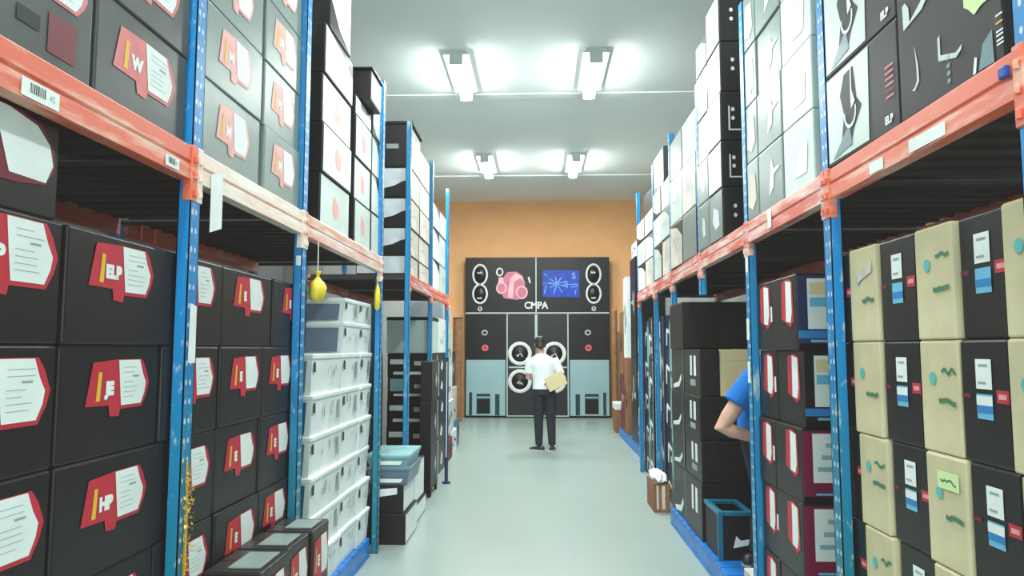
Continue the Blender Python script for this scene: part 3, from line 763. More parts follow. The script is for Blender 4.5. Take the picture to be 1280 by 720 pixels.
# ---- right lower, further bays: narrow upright packs
G11 = 'narrow upright packs low on the far right rack'
LOOK = ['black carton with white bent stripe', 'teal-edged carton', 'white-streaked black carton', 'dark navy carton', 'pale carton with dark print', 'green-edged black carton']
k = 0
y = 6.76
while y < 9.9:
    wv = [.32, .24, .34, .22, .3, .26][k % 6]
    m = ['black', 'teal', 'black', 'navy', 'white', 'black'][k % 6]
    zb = 0; q = 0
    hs = [[.42, .5, .5, .5], [.6, .7, .55], [.35, .4, .4, .4, .35], [.9, 1.0], [.5, .5, .45, .4], [.45, .5, .5, .45]][k % 6]
    for hh in hs:
        lb = f'{LOOK[k % 6]}, lower far right, {ordp(q+1)} up, {ordp(k+1)} narrow stack'
        c = Carton('narrow_carton', lb, 'box', G11, 'R', y, y+wv-.015, zb, zb+hh-.002, XR(y)+.068+.012*(k % 3), .5, K[m])
        w, h = c.w/2, c.h; r = random.Random(k*10+q)
        if m in ('black', 'navy'):
            c.front('white_stripe', K['paper'], [(-w*.7, h*.1), (-w*.4, h*.1), (-w*.3, h*.5), (w*.5, h*.42), (w*.6, h*.52), (-w*.4, h*.62), (-w*.7, h*.55)])
            if r.random() < .6: c.frect('small_label', K['cream'], w*.2, w*.7, h*.15, h*.3)
        elif m == 'teal': c.frect('pale_panel', K['tealpale'], -w*.8, w*.3, .03, h-.03)
        else: obj('print_marks', squiggle(c.F(.003), -w*.6, h*.5, w*1.2, h*.3, 7, .014, k*5+q), K['ink'], c.root)
        c.frect('edge_strip', K['steel'] if k % 2 else K['paper'], w-.025, w-.008, .01, h-.01)
        zb += hh; q += 1
    y += wv; k += 1
# floor carton with white bag, protruding into the aisle
t = thing('floor_carton', 'open brown carton on aisle floor beside right blue pallet', 'box', (1.17, 7.26, 0))
b = B(); b.box(-.075, .075, -.22, .22, 0, .012)
for s in (-1, 1): b.box(s*.07-.005, s*.07+.005, -.22, .22, .012, .27); b.box(-.065, .065, s*.215-.005, s*.215+.005, .012, .27)
obj('carton_body', b.done(), K['brown'], t)
for u0, u1 in ((-.05, -.03), (.0, .03)): obj('print_stripe', B().poly([(u0, -.2205, .03), (u1, -.2205, .03), (u1, -.2205, .25), (u0, -.2205, .25)]).done(), K['cream'], t)
b = B(); r = random.Random(3); out = []
for q, rr in ((.02, .7), (.12, .8), (.26, .88), (.285, 1.25), (.31, 1.3), (.335, 1.0), (.35, .45)):
    ring = []
    for i in range(22):
        k_ = rr*(1+r.uniform(-.13, .13)*(1 if q > .27 else .2)); ring.append((1.17+.06*k_*math.cos(2*PI*i/22), 7.26+.2*k_*math.sin(2*PI*i/22), q+(r.uniform(-.012, .02) if q > .27 else 0)))
    out.append(ring)
tag(obj('plastic_bag', b.rings(out).done(), K['paper']), 'crumpled white plastic bag stuffed in the open brown floor carton', 'bag')

# far right end beyond the rack
G12 = 'cartons at the far right end'
specs = [('tall dark flat carton standing on far right pallet', 1.47, 10.9, 11.5, .14, 1.6, 'black'), ('tall dark flat carton upper, far right pallet', 1.47, 10.9, 11.5, 1.6, 2.95, 'black'),
         ('white carton crowning the far right dark cartons', 1.49, 10.95, 11.5, 2.95, 3.2, 'white'), ('slim white carton column, far right pallet, lower', 1.47, 12.0, 12.5, .14, 1.4, 'brown'),
         ('slim white carton column, far right pallet, upper', 1.47, 12.0, 12.5, 1.4, 2.75, 'white'), ('blue carton low on far right pallet', 1.46, 10.25, 10.8, .14, .55, 'bluecard'),
         ('teal carton second on far right pallet', 1.47, 10.25, 10.8, .55, 1.1, 'teal'), ('black carton third on far right pallet', 1.48, 10.25, 10.8, 1.1, 1.9, 'black'),
         ('maroon carton low at the back of far right pallet', 1.47, 12.6, 13.1, .14, 1.1, 'darkwine'), ('brown carton topping the maroon one, far right', 1.47, 12.6, 13.1, 1.1, 2.2, 'brown')]
for i, (lb, fx, y0, y1, z0, z1, m) in enumerate(specs):
    c = Carton('mixed_carton', lb, 'box', G12, 'R', y0, y1, z0, z1, fx, .45, K[m])
    obj('print_marks', squiggle(c.F(.003), -.2, c.h*.5, .4, c.h*.2, 8, .012, 80+i), K['paper' if m in ('black', 'darkwine', 'teal', 'bluecard') else 'ink'], c.root)
c = Carton('floor_carton', 'white-topped brown carton on floor near display wall right corner', 'box', None, 'R', 13.5, 14.0, 0, .42, 1.42, .4, K['brown'])
obj('lid', B().box(-.21, .21, -.26, .26, .42, .55, .01).done(), K['paper'], c.root)
t = thing('cardboard_tube', 'thin copper-brown tube standing at the far right end', 'tube', (1.50, 14.25, 0))
obj('tube_body', B().tube([(0, 0, 0), (0, 0, 2.3)], .05, 12).done(), K['brown'], t)
obj('end_cap', B().tube([(0, 0, 2.3), (0, 0, 2.32)], .053, 12).done(), K['redpale'], t)
for i, (y0, z1) in enumerate(((14.6, 1.9), (15.2, 1.6))):
    c = Carton('flat_carton', ['dark brown flat carton standing right of display wall, nearer', 'dark brown flat carton standing right of display wall, against it'][i], 'box', None, 'R', y0, y0+.5, 0, z1, 1.63, .3, K['darkwine' if i else 'brown'])
    c.erect('end_panel', K['dark'], -.14, .14, .02, z1-.03)

# ==================================================================== RIGHT UPPER
G13 = 'headphone cartons, near right upper shelf'
for ri in range(3):
    z0 = BT+.362*ri
    c = Carton('headphone_carton', f'headphone carton with pale picture front and red spine lines, {ordp(ri+1)} row up', 'box', G13, 'R', 2.30, 2.868, z0, z0+.36, 1.165, .5, K['dark'])
    w, h = c.w/2, c.h
    p = c.front('picture_panel', K['pale2'], [(-w+.01, .015), (w-.215, .015), (w-.2, h-.012), (-w+.01, h-.012)], .0015)
    a = c.front('headphone_print', K['dark'], [(-w+.07, .03), (-w+.13, .06), (-w+.16, .17), (-w+.13, .25), (-w+.17, h-.04), (w-.32, h-.035), (w-.3, .2), (w-.26, .16), (w-.33, .09), (w-.36, .03), (-w+.2, .05)], .0025, p)
    c.front('slate_shade', K['greyband'], [(-w+.05, .02), (-w+.2, .12), (w-.36, .1), (w-.34, .03), (-w+.22, .04)], .0035, p)
    b = B(); f = c.F(.0045); cu, cv = -w+.215, .16
    for i in range(14):
        a0, a1 = -PI*1.05+PI*1.15*i/14, -PI*1.05+PI*1.15*(i+1)/14
        P = lambda aa, rr: f(cu+rr*math.cos(aa)*.9, cv+rr*math.sin(aa))
        b.poly([P(a0, .045), P(a0, .058), P(a1, .058), P(a1, .045)])
    b.poly([f(cu+.01, cv+.01), f(cu+.045, cv+.03), f(cu+.02, cv+.08), f(cu+.022, h-.03), f(cu+.012, h-.03), f(cu+.008, cv+.07)])
    obj('cable_print', b.done(), K['paper'], a)
    for q in range(6): c.frect('red_line', K['redpale' if q != 1 else 'darkwine'], w-.085, w-.03, .112+.0205*q, .119+.0205*q, .0025)
    obj('lettering', place_text('ELP', .036, lambda u, v: c.F(.0025)(w-.07+u, .04+v), .002), K['white_ink'], c.root)
for ri in range(2):
    z0 = BT+.6*ri
    c = Carton('speaker_carton', ['large black carton with silver outline print on near right beam', 'large black carton stacked above, mostly out of frame'][ri], 'box', G13, 'R', 1.775, 2.285, z0, z0+.598, 1.165, .5, K['dark'])
    w, h = c.w/2, c.h; f = c.F(.003)
    if ri == 0:
        c.front('pale_print', K['pale2'], [(-.215, .285), (-.105, .305), (-.085, .32), (-.04, .345), (-.02, .375), (-.09, .342), (-.178, .298), (-.18, .345), (-.2, .37), (-.217, .365)])
        c.front('silver_curve', K['seam'], [(-.158, .215), (-.14, .145), (-.138, .095), (-.165, .072), (-.18, .08), (-.165, .084), (-.15, .1), (-.15, .145)])
        c.front('silver_corner', K['seam'], [(-.02, .185), (-.02, .125), (.055, .103), (.083, .115), (.08, .102), (.055, .088), (-.032, .112), (-.032, .18)])
        c.front('slate_print', K['greyband'], [(.15, .012), (.172, .075), (.212, .098), (.215, .01)])
        c.front('white_dash', K['paper'], [(.125, .01), (.138, .01), (.146, .05), (.135, .055)])
        c.front('lime_sticker', K['lime'], [(.10, .30), (.10, .208), (.118, .195), (.143, .168), (.175, .18), (.205, .182), (.205, .30)])
        for q, vv in enumerate((.12, .1, .078, .068, .055, .045)): c.frect('white_line', K['paper' if q != 1 else 'yellow'], .228, .255, vv, vv+.005)
        for q in range(4): c.front('side_print', K['greyband'], [(.008, .03+.022*q), (.024, .032+.022*q), (.024, .044+.022*q), (.008, .042+.022*q)])
G14 = 'pale cartons, right second upper bay'
zz = [BT, 2.59, 2.915, 3.24, 3.56]
for ri in range(4):
    for ci, (y0, y1) in enumerate(((3.08, 3.455), (3.475, 3.845), (3.86, 4.06))):
        face = ['pale2', 'grey2', 'grey2'][ci]
        c = Carton('grey_carton', f'{["pale cream-grey", "grey-green", "narrow grey"][ci]} carton, right second upper bay, {ordp(ri+1)} row up, {ordp(ci+1)} column from camera', 'box', G14, 'R', y0, y1, zz[ri], zz[ri+1]-.003, 1.19, .5, K[face])
        w, h = c.w/2, c.h
        if ci == 1:
            c.front('peeling_tag', K['greyband'] if 0 else K['white'], [(-.02, h*.2), (.05, h*.3), (.06, h*.5), (.14, h*.55), (.13, h*.6), (.06, h*.58), (.02, h*.8), (.0, h*.5)])
        elif ci == 2: c.front('peeling_tag', K['cream'], [(-.08, h*.25), (.0, h*.15), (.07, h*.3), (.05, h*.75), (-.06, h*.8)])
        else: c.front('peeling_tag', K['white'], [(-.05, h*.2), (.1, h*.2), (.12, h*.6), (.05, h*.7)])
G15 = 'dark-ended cartons, right third upper bay'
zz = [BT, 2.60, 2.91, 3.24, 3.58, 3.92]
for ri in range(5):
    c = facecarton(f'carton with black end and pale aisle side, right third upper bay, {ordp(ri+1)} row up, near', G15, 'R', 4.66, 5.02, zz[ri], zz[ri+1]-.002, 1.20, 'pale2' if ri else 'grey2', 'black', .09 if ri in (0, 1) else 0, red='lilac' if ri == 0 else 'cream', name='dark_ended_carton')
    h = c.h
    e = B(); f = c.E(.003)
    for q in range(2): 
        cu, cv = -.17+.0*q, h*(.45+.18*q); e.poly([f(cu+.012*math.cos(a), cv+.014*math.sin(a)) for a in [2*PI*i/10 for i in range(10)]])
    if ri in (1, 2): e.poly([f(-.2, h*.2), f(-.12, h*.2), f(-.12, h*.23), f(-.19, h*.23), f(-.19, h*.7), f(-.2, h*.7)])
    obj('end_print', e.done(), K['seam'], c.root)
    facecarton(f'carton with pale cut-print side, right third upper bay, {ordp(ri+1)} row up, far', G15, 'R', 5.03, 5.36, zz[ri], zz[ri+1]-.002-(.1 if ri == 4 else 0), 1.205, 'grey2' if ri < 2 else 'pale2', 'grey2' if ri < 2 else 'black', .05 if ri < 2 else 0, cut=(ri > 2), red='lilac', name='dark_ended_carton')
def fill(y0, y1, n, zz, fx, faces, grp, phrase, body='black', cuts=(0, 1, 0, 2), marks=True):
    wv = (y1-y0)/n
    for ri in range(len(zz)-1):
        for ci in range(n):
            facecarton(f'{faces[(ri+ci) % len(faces)][1]} carton, {phrase}, {ordp(ri+1)} row up, {ordp(ci+1)} column from camera', grp, 'R', y0+wv*ci+.006, y0+wv*(ci+1)-.006, zz[ri], zz[ri+1]-.002, fx, faces[(ri+ci) % len(faces)][0], body if ri % 2 == 0 else 'grey2', 0, cut=cuts[(ri+ci) % len(cuts)], marks=(ri*7+ci+1) if marks else 0, name='far_carton')
CF = [('cream', 'cream'), ('pale2', 'pale grey'), ('white', 'white')]
fill(5.52, 6.62, 2, [BT, 2.66, 3.08, 3.44], 1.225, [('grey2', 'slate-based cream'), ('cream', 'cream'), ('pale2', 'pale')], 'cartons, right fourth upper bay', 'right fourth upper bay')
fill(6.76, 7.72, 2, [BT, 2.62, 2.92, 3.2], 1.245, CF, 'cartons, right fifth upper bay', 'right fifth upper bay')
c = Carton('black_carton', 'dark grey carton standing proud atop right fifth upper bay', 'box', None, 'R', 7.12, 7.72, 3.2, 3.58, 1.25, .4, K['black2'])
fill(7.9, 9.18, 2, [BT, 2.58, 2.86, 3.12], 1.27, [('cream', 'cream'), ('white', 'white'), ('pale2', 'pale')], 'cartons, right sixth upper bay', 'right sixth upper bay')
facecarton('black-topped carton crowning right sixth upper bay', None, 'R', 8.0, 8.6, 3.12, 3.36, 1.27, 'dark', 'black', 0, name='far_carton')

# ==================================================================== DISPLAY WALL
DY = 16.4
t = thing('display_wall', 'black loudspeaker display wall with white rings against the orange wall', 'display', (0, DY, 0))
f = lambda off: (lambda u, v: (u, -off, v))
def drect(name, m, x0, x1, z0, z1, th=.01, base=0, parent=t): return obj(name, B().box(x0, x1, -base-th, -base, z0, z1, .002).done(), m, parent)
obj('cabinet', B().box(-1.67, 1.62, 0, .33, .0, 3.64).done(), K['dark'], t)
ul = drect('sign_panel', K['board'], -1.66, -.065, 2.38, 3.63, .02); ur = drect('sign_panel', K['board'], -.035, 1.61, 2.38, 3.63, .02)
drect('panel_seam', K['seam'], -.064, -.036, 2.38, 3.63, .022)
drect('panel_seam', K['seam'], -1.66, 1.61, 2.345, 2.378, .024)
dl = drect('door_panel', K['board2'], -.69, -.06, .06, 2.34, .018); dr = drect('door_panel', K['board2'], -.045, .65, .06, 2.34, .018)
drect('panel_seam', K['seam'], -.725, -.695, .03, 2.34, .022); drect('panel_seam', K['seam'], .655, .685, .03, 2.34, .022)
drect('panel_seam', K['seam'], -.08, -.02, 1.75, 2.33, .026)
drect('panel_seam', K['seam'], -.059, -.046, .06, 1.7, .021)
drect('panel_seam', K['seam'], -.7, .66, .03, .055, .022)
drect('door_trim', K['seam'], -.67, -.12, 1.115, 1.15, .024); drect('door_trim', K['seam'], .05, .64, 1.115, 1.15, .024)
def ringm(cx, cz, rx, rz, wid, th, base, n=32, amp=0):
    b = B(); out = []
    sec = [(0, 0), (0, th*.7), (wid*.25, th), (wid*.75, th), (wid, th*.7), (wid, 0)]
    for i in range(n):
        a = 2*PI*i/n; out.append([(cx+(rx-q)*math.cos(a), -base-y, cz+(rz-q)*math.sin(a)) for q, y in sec])
    vs = [[b.bm.verts.new(p) for p in r] for r in out]
    for i in range(n):
        for j in range(len(sec)): b.bm.faces.new((vs[i][j], vs[(i+1) % n][j], vs[(i+1) % n][(j+1) % 6], vs[i][(j+1) % 6]))
    return b.done(smooth=True)
def cone(cx, cz, rx, rz, base):
    b = B(); n = 24; pr = [(1, .004), (.8, .008), (.75, .014), (.35, .004), (.3, .012), (.02, .02)]
    return b.rings([[(cx+rx*q*math.cos(2*PI*i/n), -base-y, cz+rz*q*math.sin(2*PI*i/n)) for i in range(n)] for q, y in pr]).done(smooth=True)
def disc(cx, cz, rx, rz, base, n=20, th=.004): return B().prism([(cx+rx*math.cos(2*PI*i/n), -base, cz+rz*math.sin(2*PI*i/n)) for i in range(n)], (0, -th, 0)).done()
# centre doors: four white-ringed drivers
for p, cx in ((dl, -.42), (dr, .36)):
    for cz in (1.44, .82):
        rg = obj('speaker_ring', ringm(cx, cz, .27, .27, .085, .03, .018), K['ring'], p)
        cn = obj('speaker_cone', cone(cx, cz, .18, .18, .018), K['black'], p)
        obj('cone_highlight', squiggle(lambda u, v: (cx+u, -.045, cz+v), -.07, -.03, .14, .05, 6, .012, int(cz*10)), K['seam'], cn)
# sign panels: figure-eight ring pairs
for p, cx in ((ul, -1.33), (ur, 1.26)):
    for cz, rz in ((3.24, .25), (2.80, .235)):
        obj('speaker_ring', ringm(cx, cz, .18, rz, .045, .02, .02), K['ring'], p)
        cn = obj('speaker_cone', cone(cx, cz-.01, .125, .17, .02), K['black'], p)
        obj('cone_highlight', squiggle(lambda u, v: (cx+u, -.045, cz+v), -.06, .05 if rz > .24 else -.09, .1, .03, 4, .012, 7), K['ring'], cn)
    obj('emblem', disc(cx, 2.46, .05, .055, .02), K['ring'], p)
    obj('lettering', place_text('B', .09, lambda u, v: (cx+u, -.0255, 2.46+v), .004), K['board'], p)
# pink emblem: rounded body with three rings
pb = obj('pink_emblem', B().prism([(-.78, -.02, 2.70), (-.45, -.02, 2.66), (-.32, -.02, 2.78), (-.30, -.02, 3.05), (-.36, -.02, 3.22), (-.5, -.02, 3.31), (-.7, -.02, 3.30), (-.82, -.02, 3.15), (-.9, -.02, 2.9)], (0, -.004, 0)).done(), K['pink'], ul)
obj('pink_band', B().prism([(-.70, -.024, 2.72), (-.58, -.024, 2.70), (-.55, -.024, 3.08), (-.42, -.024, 3.16), (-.32, -.024, 3.08), (-.38, -.024, 3.2), (-.52, -.024, 3.27), (-.64, -.024, 3.15)], (0, -.003, 0)).done(), K['pinklt'], pb)
for cx, cz, r_ in ((-.84, 2.93, .125), (-.375, 2.83, .14)):
    obj('pink_ring', ringm(cx, cz, r_, r_*1.1, .04, .014, .024), K['pinklt'], pb); obj('ring_core', disc(cx, cz, r_*.72, r_*.8, .024), K['pink'], pb)
obj('white_ring', ringm(-.88, 3.30, .085, .1, .035, .014, .02), K['ring'], ul)
obj('pink_neck', B().prism([(-.9, -.024, 3.18), (-.81, -.024, 3.18), (-.77, -.024, 3.02), (-.92, -.024, 3.02)], (0, -.003, 0)).done(), K['pinklt'], pb)
obj('white_slash', B().prism([(-.24, -.02, 3.18), (-.20, -.02, 3.19), (-.17, -.02, 3.06), (-.20, -.02, 3.04)], (0, -.003, 0)).done(), K['ring'], ul)
# blue picture with pale radiating lines
bp = drect('blue_picture', K['bluepic'], .10, .94, 2.72, 3.34, .006, .02, ur)
b = B(); r = random.Random(9)
def stroke(x0, z0, x1, z1, th):
    d = Vector((x1-x0, z1-z0)).normalized(); n_ = Vector((-d.y, d.x))*th
    b.poly([(x0+n_.x, -.028, z0+n_.y), (x1+n_.x, -.028, z1+n_.y), (x1-n_.x, -.028, z1-n_.y), (x0-n_.x, -.028, z0-n_.y)])
for a in range(9):
    an = 2*PI*a/9+.3; L_ = r.uniform(.16, .3); stroke(.42, 3.03, .42+L_*math.cos(an)*1.1, 3.03+L_*math.sin(an)*.9, r.uniform(.006, .013))
for q in ((.14, 3.26, .26, 3.14), (.12, 3.04, .3, 3.05), (.14, 2.8, .18, 3.0), (.55, 3.0, .9, 3.02), (.74, 2.95, .92, 2.98), (.84, 2.78, .86, 2.9), (.6, 3.06, .64, 2.96), (.66, 3.08, .66, 2.93)): stroke(*q, .009)
obj('starburst_print', b.done(), K['skyink'], bp)
obj('lettering', place_text('S', .2, lambda u, v: (.81+u, -.028, 3.2+v), .004), K['skyink'], bp)
obj('lettering', place_text('CMPA', .2, lambda u, v: (-.05+u, -.0265, 2.53+v*1.1), .006), K['ring'], t)
# side cabinets
for s, cx in ((-1, -1.19), (1, 1.15)):
    x0, x1 = (-1.66, -.73) if s < 0 else (.69, 1.61)
    up_ = drect('side_panel', K['board'], x0, x1, 1.305, 2.34, .018)
    em = obj('grey_emblem', ringm(cx-.03, 1.915, .07, .065, .03, .01, .018), K['seam'], up_)
    obj('red_emblem', ringm(cx-.02, 1.57, .075, .075, .035, .012, .018), K['redpale'], up_); obj('red_dot', disc(cx-.02, 1.57, .04, .04, .018), K['red'], up_)
    lo_ = drect('side_panel', K['slate'], x0+.02, x1-.02, .05, 1.3, .02); lo_['label'] = 'pale teal lower panel'
    mx = lambda a: a if s < 0 else -a-.05
    for q0, q1, z0, z1 in ((-1.57, -1.50, .06, .57), (-.98, -.88, .06, .53)):
        a, c_ = sorted((mx(q0), mx(q1))); drect('slot', K['darkteal'], a, c_, z0, z1, .004, .02, lo_)
    a, c_ = sorted((mx(-1.40), mx(-1.09))); wdw = drect('hatch', K['darkteal'], a, c_, .09, .54, .006, .02, lo_)
    drect('hatch_bar', K['slate'], a+.01, c_-.01, .44, .475, .006, .026, wdw); drect('hatch_opening', K['dark'], a+.02, c_-.02, .11, .41, .004, .026, wdw)

# ==================================================================== PEOPLE
def remeshed(name, bm_b, m, parent, voxel=.008, it=3, decim=1.0):
    me = bm_b.done()
    o = bpy.data.objects.new(name, me); COL.objects.link(o)
    md = o.modifiers.new('r', 'REMESH'); md.mode = 'VOXEL'; md.voxel_size = voxel
    ms = o.modifiers.new('s', 'SMOOTH'); ms.iterations = it; ms.factor = .5
    dg = bpy.context.evaluated_depsgraph_get()
    me2 = bpy.data.meshes.new_from_object(o.evaluated_get(dg))
    bpy.data.objects.remove(o)
    me2.materials.clear()
    for p in me2.polygons: p.use_smooth = True
    return obj(name, me2, m, parent)
def oring(c, rx, ry, n=18, yaw=0): 
    ca, sa = math.cos(yaw), math.sin(yaw)
    return [(c[0]+rx*math.cos(2*PI*k/n)*ca-ry*math.sin(2*PI*k/n)*sa, c[1]+rx*math.cos(2*PI*k/n)*sa+ry*math.sin(2*PI*k/n)*ca, c[2]) for k in range(n)]
def lerp(a, b, t_): return tuple(a[i]+(b[i]-a[i])*t_ for i in range(3))
def limb(b, A, Bp, C, r):    # three-joint tapering limb with muscle swell
    b.tube([A, lerp(A, Bp, .35), lerp(A, Bp, .8), Bp, lerp(Bp, C, .25), lerp(Bp, C, .6), C], r, 12)
def hand(b, wrist, d, curl, side, palmn):
    d = Vector(d).normalized(); pn = Vector(palmn).normalized(); sx = d.cross(pn).normalized()
    w_ = Vector(wrist)
    for k_ in range(-2, 3): b.tube([w_+sx*k_*.008, w_+d*.05+sx*k_*.014, w_+d*.09+sx*k_*.016], [.017, .017, .013], 8)
    for i, L_ in enumerate((.065, .075, .07, .055)):
        o_ = w_+d*.085+sx*(i-1.5)*.021*side
        p1 = o_+d*L_*.45+pn*curl*.012; p2 = p1+(d*(1-curl)+pn*curl).normalized()*L_*.35; p3 = p2+(d*(.4-curl*.6)+pn).normalized()*L_*.25*max(curl, .3)
        b.tube([o_, p1, p2, p3], [.0105, .01, .009, .0075], 8)
    o_ = w_+d*.025-sx*.024*side
    b.tube([o_, o_+d*.03-sx*.022*side+pn*.006, o_+d*.062-sx*.026*side+pn*.016], [.013, .011, .009], 8)
def head(bb, c, yaw=0, tilt=(0, 0)):
    m_ = Matrix.Translation(c) @ Matrix.Rotation(yaw, 4, 'Z') @ Matrix.Rotation(tilt[0], 4, 'X') @ Matrix.Rotation(tilt[1], 4, 'Y')
    def el(p, rx, ry, rz):
        n0 = len(bb.bm.verts); bb.ell(p, rx, ry, rz, 18, 12); bb.bm.verts.ensure_lookup_table()
        for v in bb.bm.verts[n0:]: v.co = m_ @ v.co
    el((0, -.01, .02), .074, .094, .095); el((0, .02, -.045), .056, .07, .07); el((0, .062, -.085), .026, .022, .02)
    el((0, .093, -.02), .012, .018, .022); el((0, .085, .015), .05, .012, .012); el((0, .082, -.055), .024, .014, .01)
    for s in (-1, 1): el((s*.076, -.005, -.01), .010, .02, .032)
    return m_
def hair(t_, m_, extra=0):
    b = B(); n0 = 0
    b.ell((0, -.022, .038), .083, .094, .09, 18, 12); b.ell((0, -.06, -.02), .07, .052, .075, 16, 10)
    r = random.Random(4)
    for i in range(16):
        a = PI+PI*i/15; b.tube([(.07*math.cos(a), -.03+.06*math.sin(a), 0), (.074*math.cos(a), -.035+.072*math.sin(a), -.07-extra)], [.016, .008], 6)
    for v in b.bm.verts: v.co = m_ @ v.co
    return remeshed('hair', b, K['hair'], t_, .008, 3)
def eyes(t_, m_):
    for s in (-1, 1):
        b = B(); b.ell((s*.03, .083, .0), .011, .008, .008, 10, 8)
        for v in b.bm.verts: v.co = m_ @ v.co
        obj('eye', b.done(smooth=True), K['eye'], t_)
def shoe(t_, c, yaw):
    b = B(); pr = [(-.085, .034, .055), (-.06, .042, .07), (0, .042, .075), (.06, .045, .05), (.12, .046, .036), (.165, .03, .024)]
    b.rings([[(w_*math.cos(a), y_, .012+h_*max(0, math.sin(a))**.8) for a in [2*PI*k/16 for k in range(16)]] for y_, w_, h_ in pr])
    o = remeshed('shoe', b, K['shoe'], t_, .007, 3); o.location = c; o.rotation_euler = (0, 0, yaw)
    s_ = obj('sole', B().prism([(w_*s, y_, 0) for s, L_ in ((1, pr), (-1, pr[::-1])) for y_, w_, h_ in [(q[0], q[1]+.003, 0) for q in L_]], (0, 0, .016)).done(), K['sole'], o)

# person standing in the aisle, seen from behind
t = thing('person', 'person from behind in white shirt and dark trousers, standing before the display', 'person', (.09, 11.2, 0), 0)
b = B()
b.rings([oring((0, 0, .86), .13, .10), oring((0, 0, .95), .165, .115), oring((-.01, 0, 1.05), .14, .10), oring((-.02, 0, 1.2), .155, .105), oring((-.03, -.005, 1.33), .175, .105), oring((-.035, 0, 1.41), .16, .085), oring((-.045, 0, 1.455), .08, .06)])
b.tube([(-.045, .0, 1.42), (-.055, .01, 1.50), (-.065, .015, 1.57)], [.06, .053, .055], 12)
HM = head(b, (-.07, .03, 1.62), .25, (-.25, -.05))
AR, ER, WR = (.15, 0, 1.385), (.285, -.03, 1.09), (.13, -.12, 1.02)
AL, EL, WL = (-.215, 0, 1.385), (-.255, .02, 1.11), (-.13, .24, 1.10)
limb(b, AR, ER, WR, [.055, .05, .043, .04, .041, .034, .026]); limb(b, AL, EL, WL, [.055, .05, .043, .04, .041, .034, .026])
hand(b, WR, (-1, .1, -.1), .4, 1, (0, -.6, -.5)); hand(b, WL, (.5, 1, .2), .7, 1, (.4, .2, 1))
for hip, kn, an, ft in (((-.085, 0, .88), (-.09, .02, .48), (-.085, 0, .09), -1), ((.085, 0, .88), (.10, .02, .48), (.115, -.02, .09), 1)):
    limb(b, hip, kn, an, [.092, .082, .06, .056, .06, .05, .036]); b.tube([an, (an[0], an[1]+.06, .05)], [.036, .03], 10)
remeshed('body', b, K['skin'], t, .007, 3)
hair(t, HM); eyes(t, HM)
b = B()
b.rings([oring((.0, 0, .93), .185, .135), oring((.0, 0, 1.0), .182, .13), oring((-.01, 0, 1.08), .17, .122), oring((-.02, 0, 1.2), .18, .125), oring((-.03, -.005, 1.32), .2, .125), oring((-.035, 0, 1.4), .19, .105), oring((-.042, 0, 1.445), .11, .078), oring((-.045, 0, 1.475), .066, .062)])
for A, E_ in ((AR, ER), (AL, EL)): b.tube([lerp(A, E_, -.05), lerp(A, E_, .4), lerp(A, E_, .78)], [.072, .072, .066], 14)
remeshed('shirt', b, K['shirt'], t, .009, 3)
b = B()
b.rings([oring((0, 0, .84), .165, .125), oring((0, 0, .93), .178, .13), oring((0, 0, 1.0), .172, .124), oring((0, 0, 1.03), .165, .12)])
for hip, kn, an in (((-.085, 0, .87), (-.09, .02, .48), (-.085, 0, .085)), ((.085, 0, .87), (.10, .02, .48), (.115, -.02, .085))):
    b.tube([hip, lerp(hip, kn, .4), kn, lerp(kn, an, .5), an], [.102, .092, .074, .066, .056], 14)
remeshed('trousers', b, K['trouser'], t, .009, 3)
shoe(t, (-.085, -.01, 0), 1.0); shoe(t, (.115, -.03, 0), -.15)
# notebook held in front hand
o = obj('folder', B().box(-.11, .11, -.008, .008, -.15, .15, .003).done(), K['sand'], None, (.26, 11.03, 1.06), (.15, 1.1, .25))
tag(o, 'beige folder tucked at the right hip of the white-shirted person', 'folder')

# second person, in the right third bay, mostly hidden by the cartons
t = thing('person', 'person in blue shirt reaching inside right rack, arm and elbow visible', 'person', (1.425, 4.78, .14), -PI/2)
# local frame: +Y faces into the rack (world +X), local +X is world -Y (towards camera)
b = B()
b.rings([oring((0, -.02, .84), .13, .10), oring((0, 0, .92), .165, .115), oring((0, .0, 1.02), .14, .10), oring((0, .02, 1.14), .155, .105), oring((0, .05, 1.24), .175, .105), oring((0, .06, 1.31), .16, .085), oring((0, .07, 1.35), .08, .06)])
b.tube([(0, .07, 1.32), (0, .1, 1.40), (0, .12, 1.46)], [.06, .053, .055], 12)
HM2 = head(b, (0, .14, 1.52), 0, (-.2, 0))
AR, ER, WR = (.18, -.06, 1.235), (.175, -.285, .92), (.17, -.03, .84)
AL, EL, WL = (-.185, .06, 1.27), (-.2, .28, 1.06), (-.12, .5, 1.06)
limb(b, AR, ER, WR, [.06, .056, .05, .046, .044, .036, .028]); limb(b, AL, EL, WL, [.055, .05, .043, .04, .041, .034, .026])
hand(b, WR, (0, 1, -.4), .5, 1, (-1, 0, 0)); hand(b, WL, (0, 1, 0), .4, 1, (1, 0, 0))
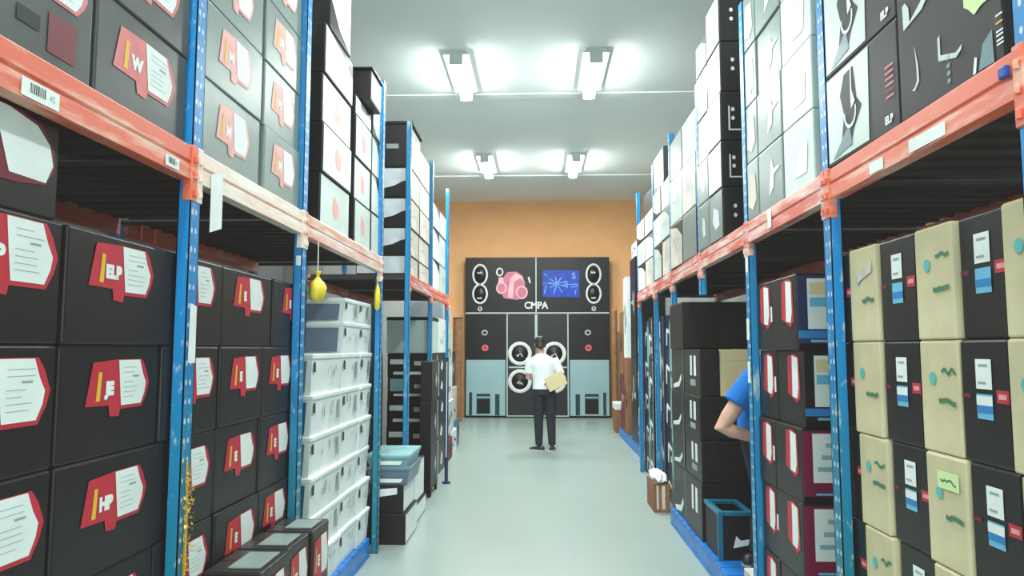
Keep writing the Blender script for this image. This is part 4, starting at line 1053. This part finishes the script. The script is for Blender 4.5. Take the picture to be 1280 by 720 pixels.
for hip, kn, an in (((-.09, 0, .86), (-.1, .05, .47), (-.1, 0, .09)), ((.09, 0, .86), (.1, .05, .47), (.1, 0, .09))):
    limb(b, hip, kn, an, [.092, .082, .06, .056, .06, .05, .036]); b.tube([an, (an[0], an[1]+.06, .05)], [.036, .03], 10)
remeshed('body', b, K['skin'], t, .007, 3)
hair(t, HM2); eyes(t, HM2)
b = B()
b.rings([oring((0, 0, .90), .185, .135), oring((0, 0, 1.02), .17, .122), oring((0, .02, 1.14), .18, .125), oring((0, .05, 1.23), .2, .125), oring((0, .06, 1.3), .19, .105), oring((0, .07, 1.34), .11, .078), oring((0, .075, 1.37), .066, .062)])
for A, E_ in ((AR, ER), (AL, EL)): b.tube([lerp(A, E_, -.05), lerp(A, E_, .3), lerp(A, E_, .56)], [.08, .088, .09], 14)
remeshed('shirt', b, K['blueshirt'], t, .009, 3)
b = B()
b.rings([oring((0, 0, .82), .165, .125), oring((0, 0, .9), .178, .13), oring((0, 0, .99), .17, .122)])
for hip, kn, an in (((-.09, 0, .85), (-.1, .05, .47), (-.1, 0, .085)), ((.09, 0, .85), (.1, .05, .47), (.1, 0, .085))):
    b.tube([hip, lerp(hip, kn, .4), kn, lerp(kn, an, .5), an], [.102, .092, .074, .066, .056], 14)
remeshed('trousers', b, K['trouser'], t, .009, 3)
shoe(t, (-.1, -.01, 0), .05); shoe(t, (.1, -.01, 0), -.1)

# ==================================================================== CAMERA
cd = bpy.data.cameras.new('camera'); cam = bpy.data.objects.new('camera', cd); COL.objects.link(cam)
cd.sensor_width = 36; cd.lens = 900/1280*36; cd.clip_start = .05
th = math.atan(76/900); ps = math.atan(33/900*math.cos(th))
cam.location = (0, 0, 1.55); cam.rotation_euler = (PI/2+th, 0, ps)
scene.camera = cam
scene.view_settings.view_transform = 'Standard'
scene.view_settings.exposure = .68
scene.view_settings.use_curve_mapping = True
scene.view_settings.curve_mapping.black_level = (-.0095, -.0085, -.008)
scene.view_settings.curve_mapping.update()
scene.cycles.use_denoising = True
scene.cycles.max_bounces = 8
print('labels', len(USED))
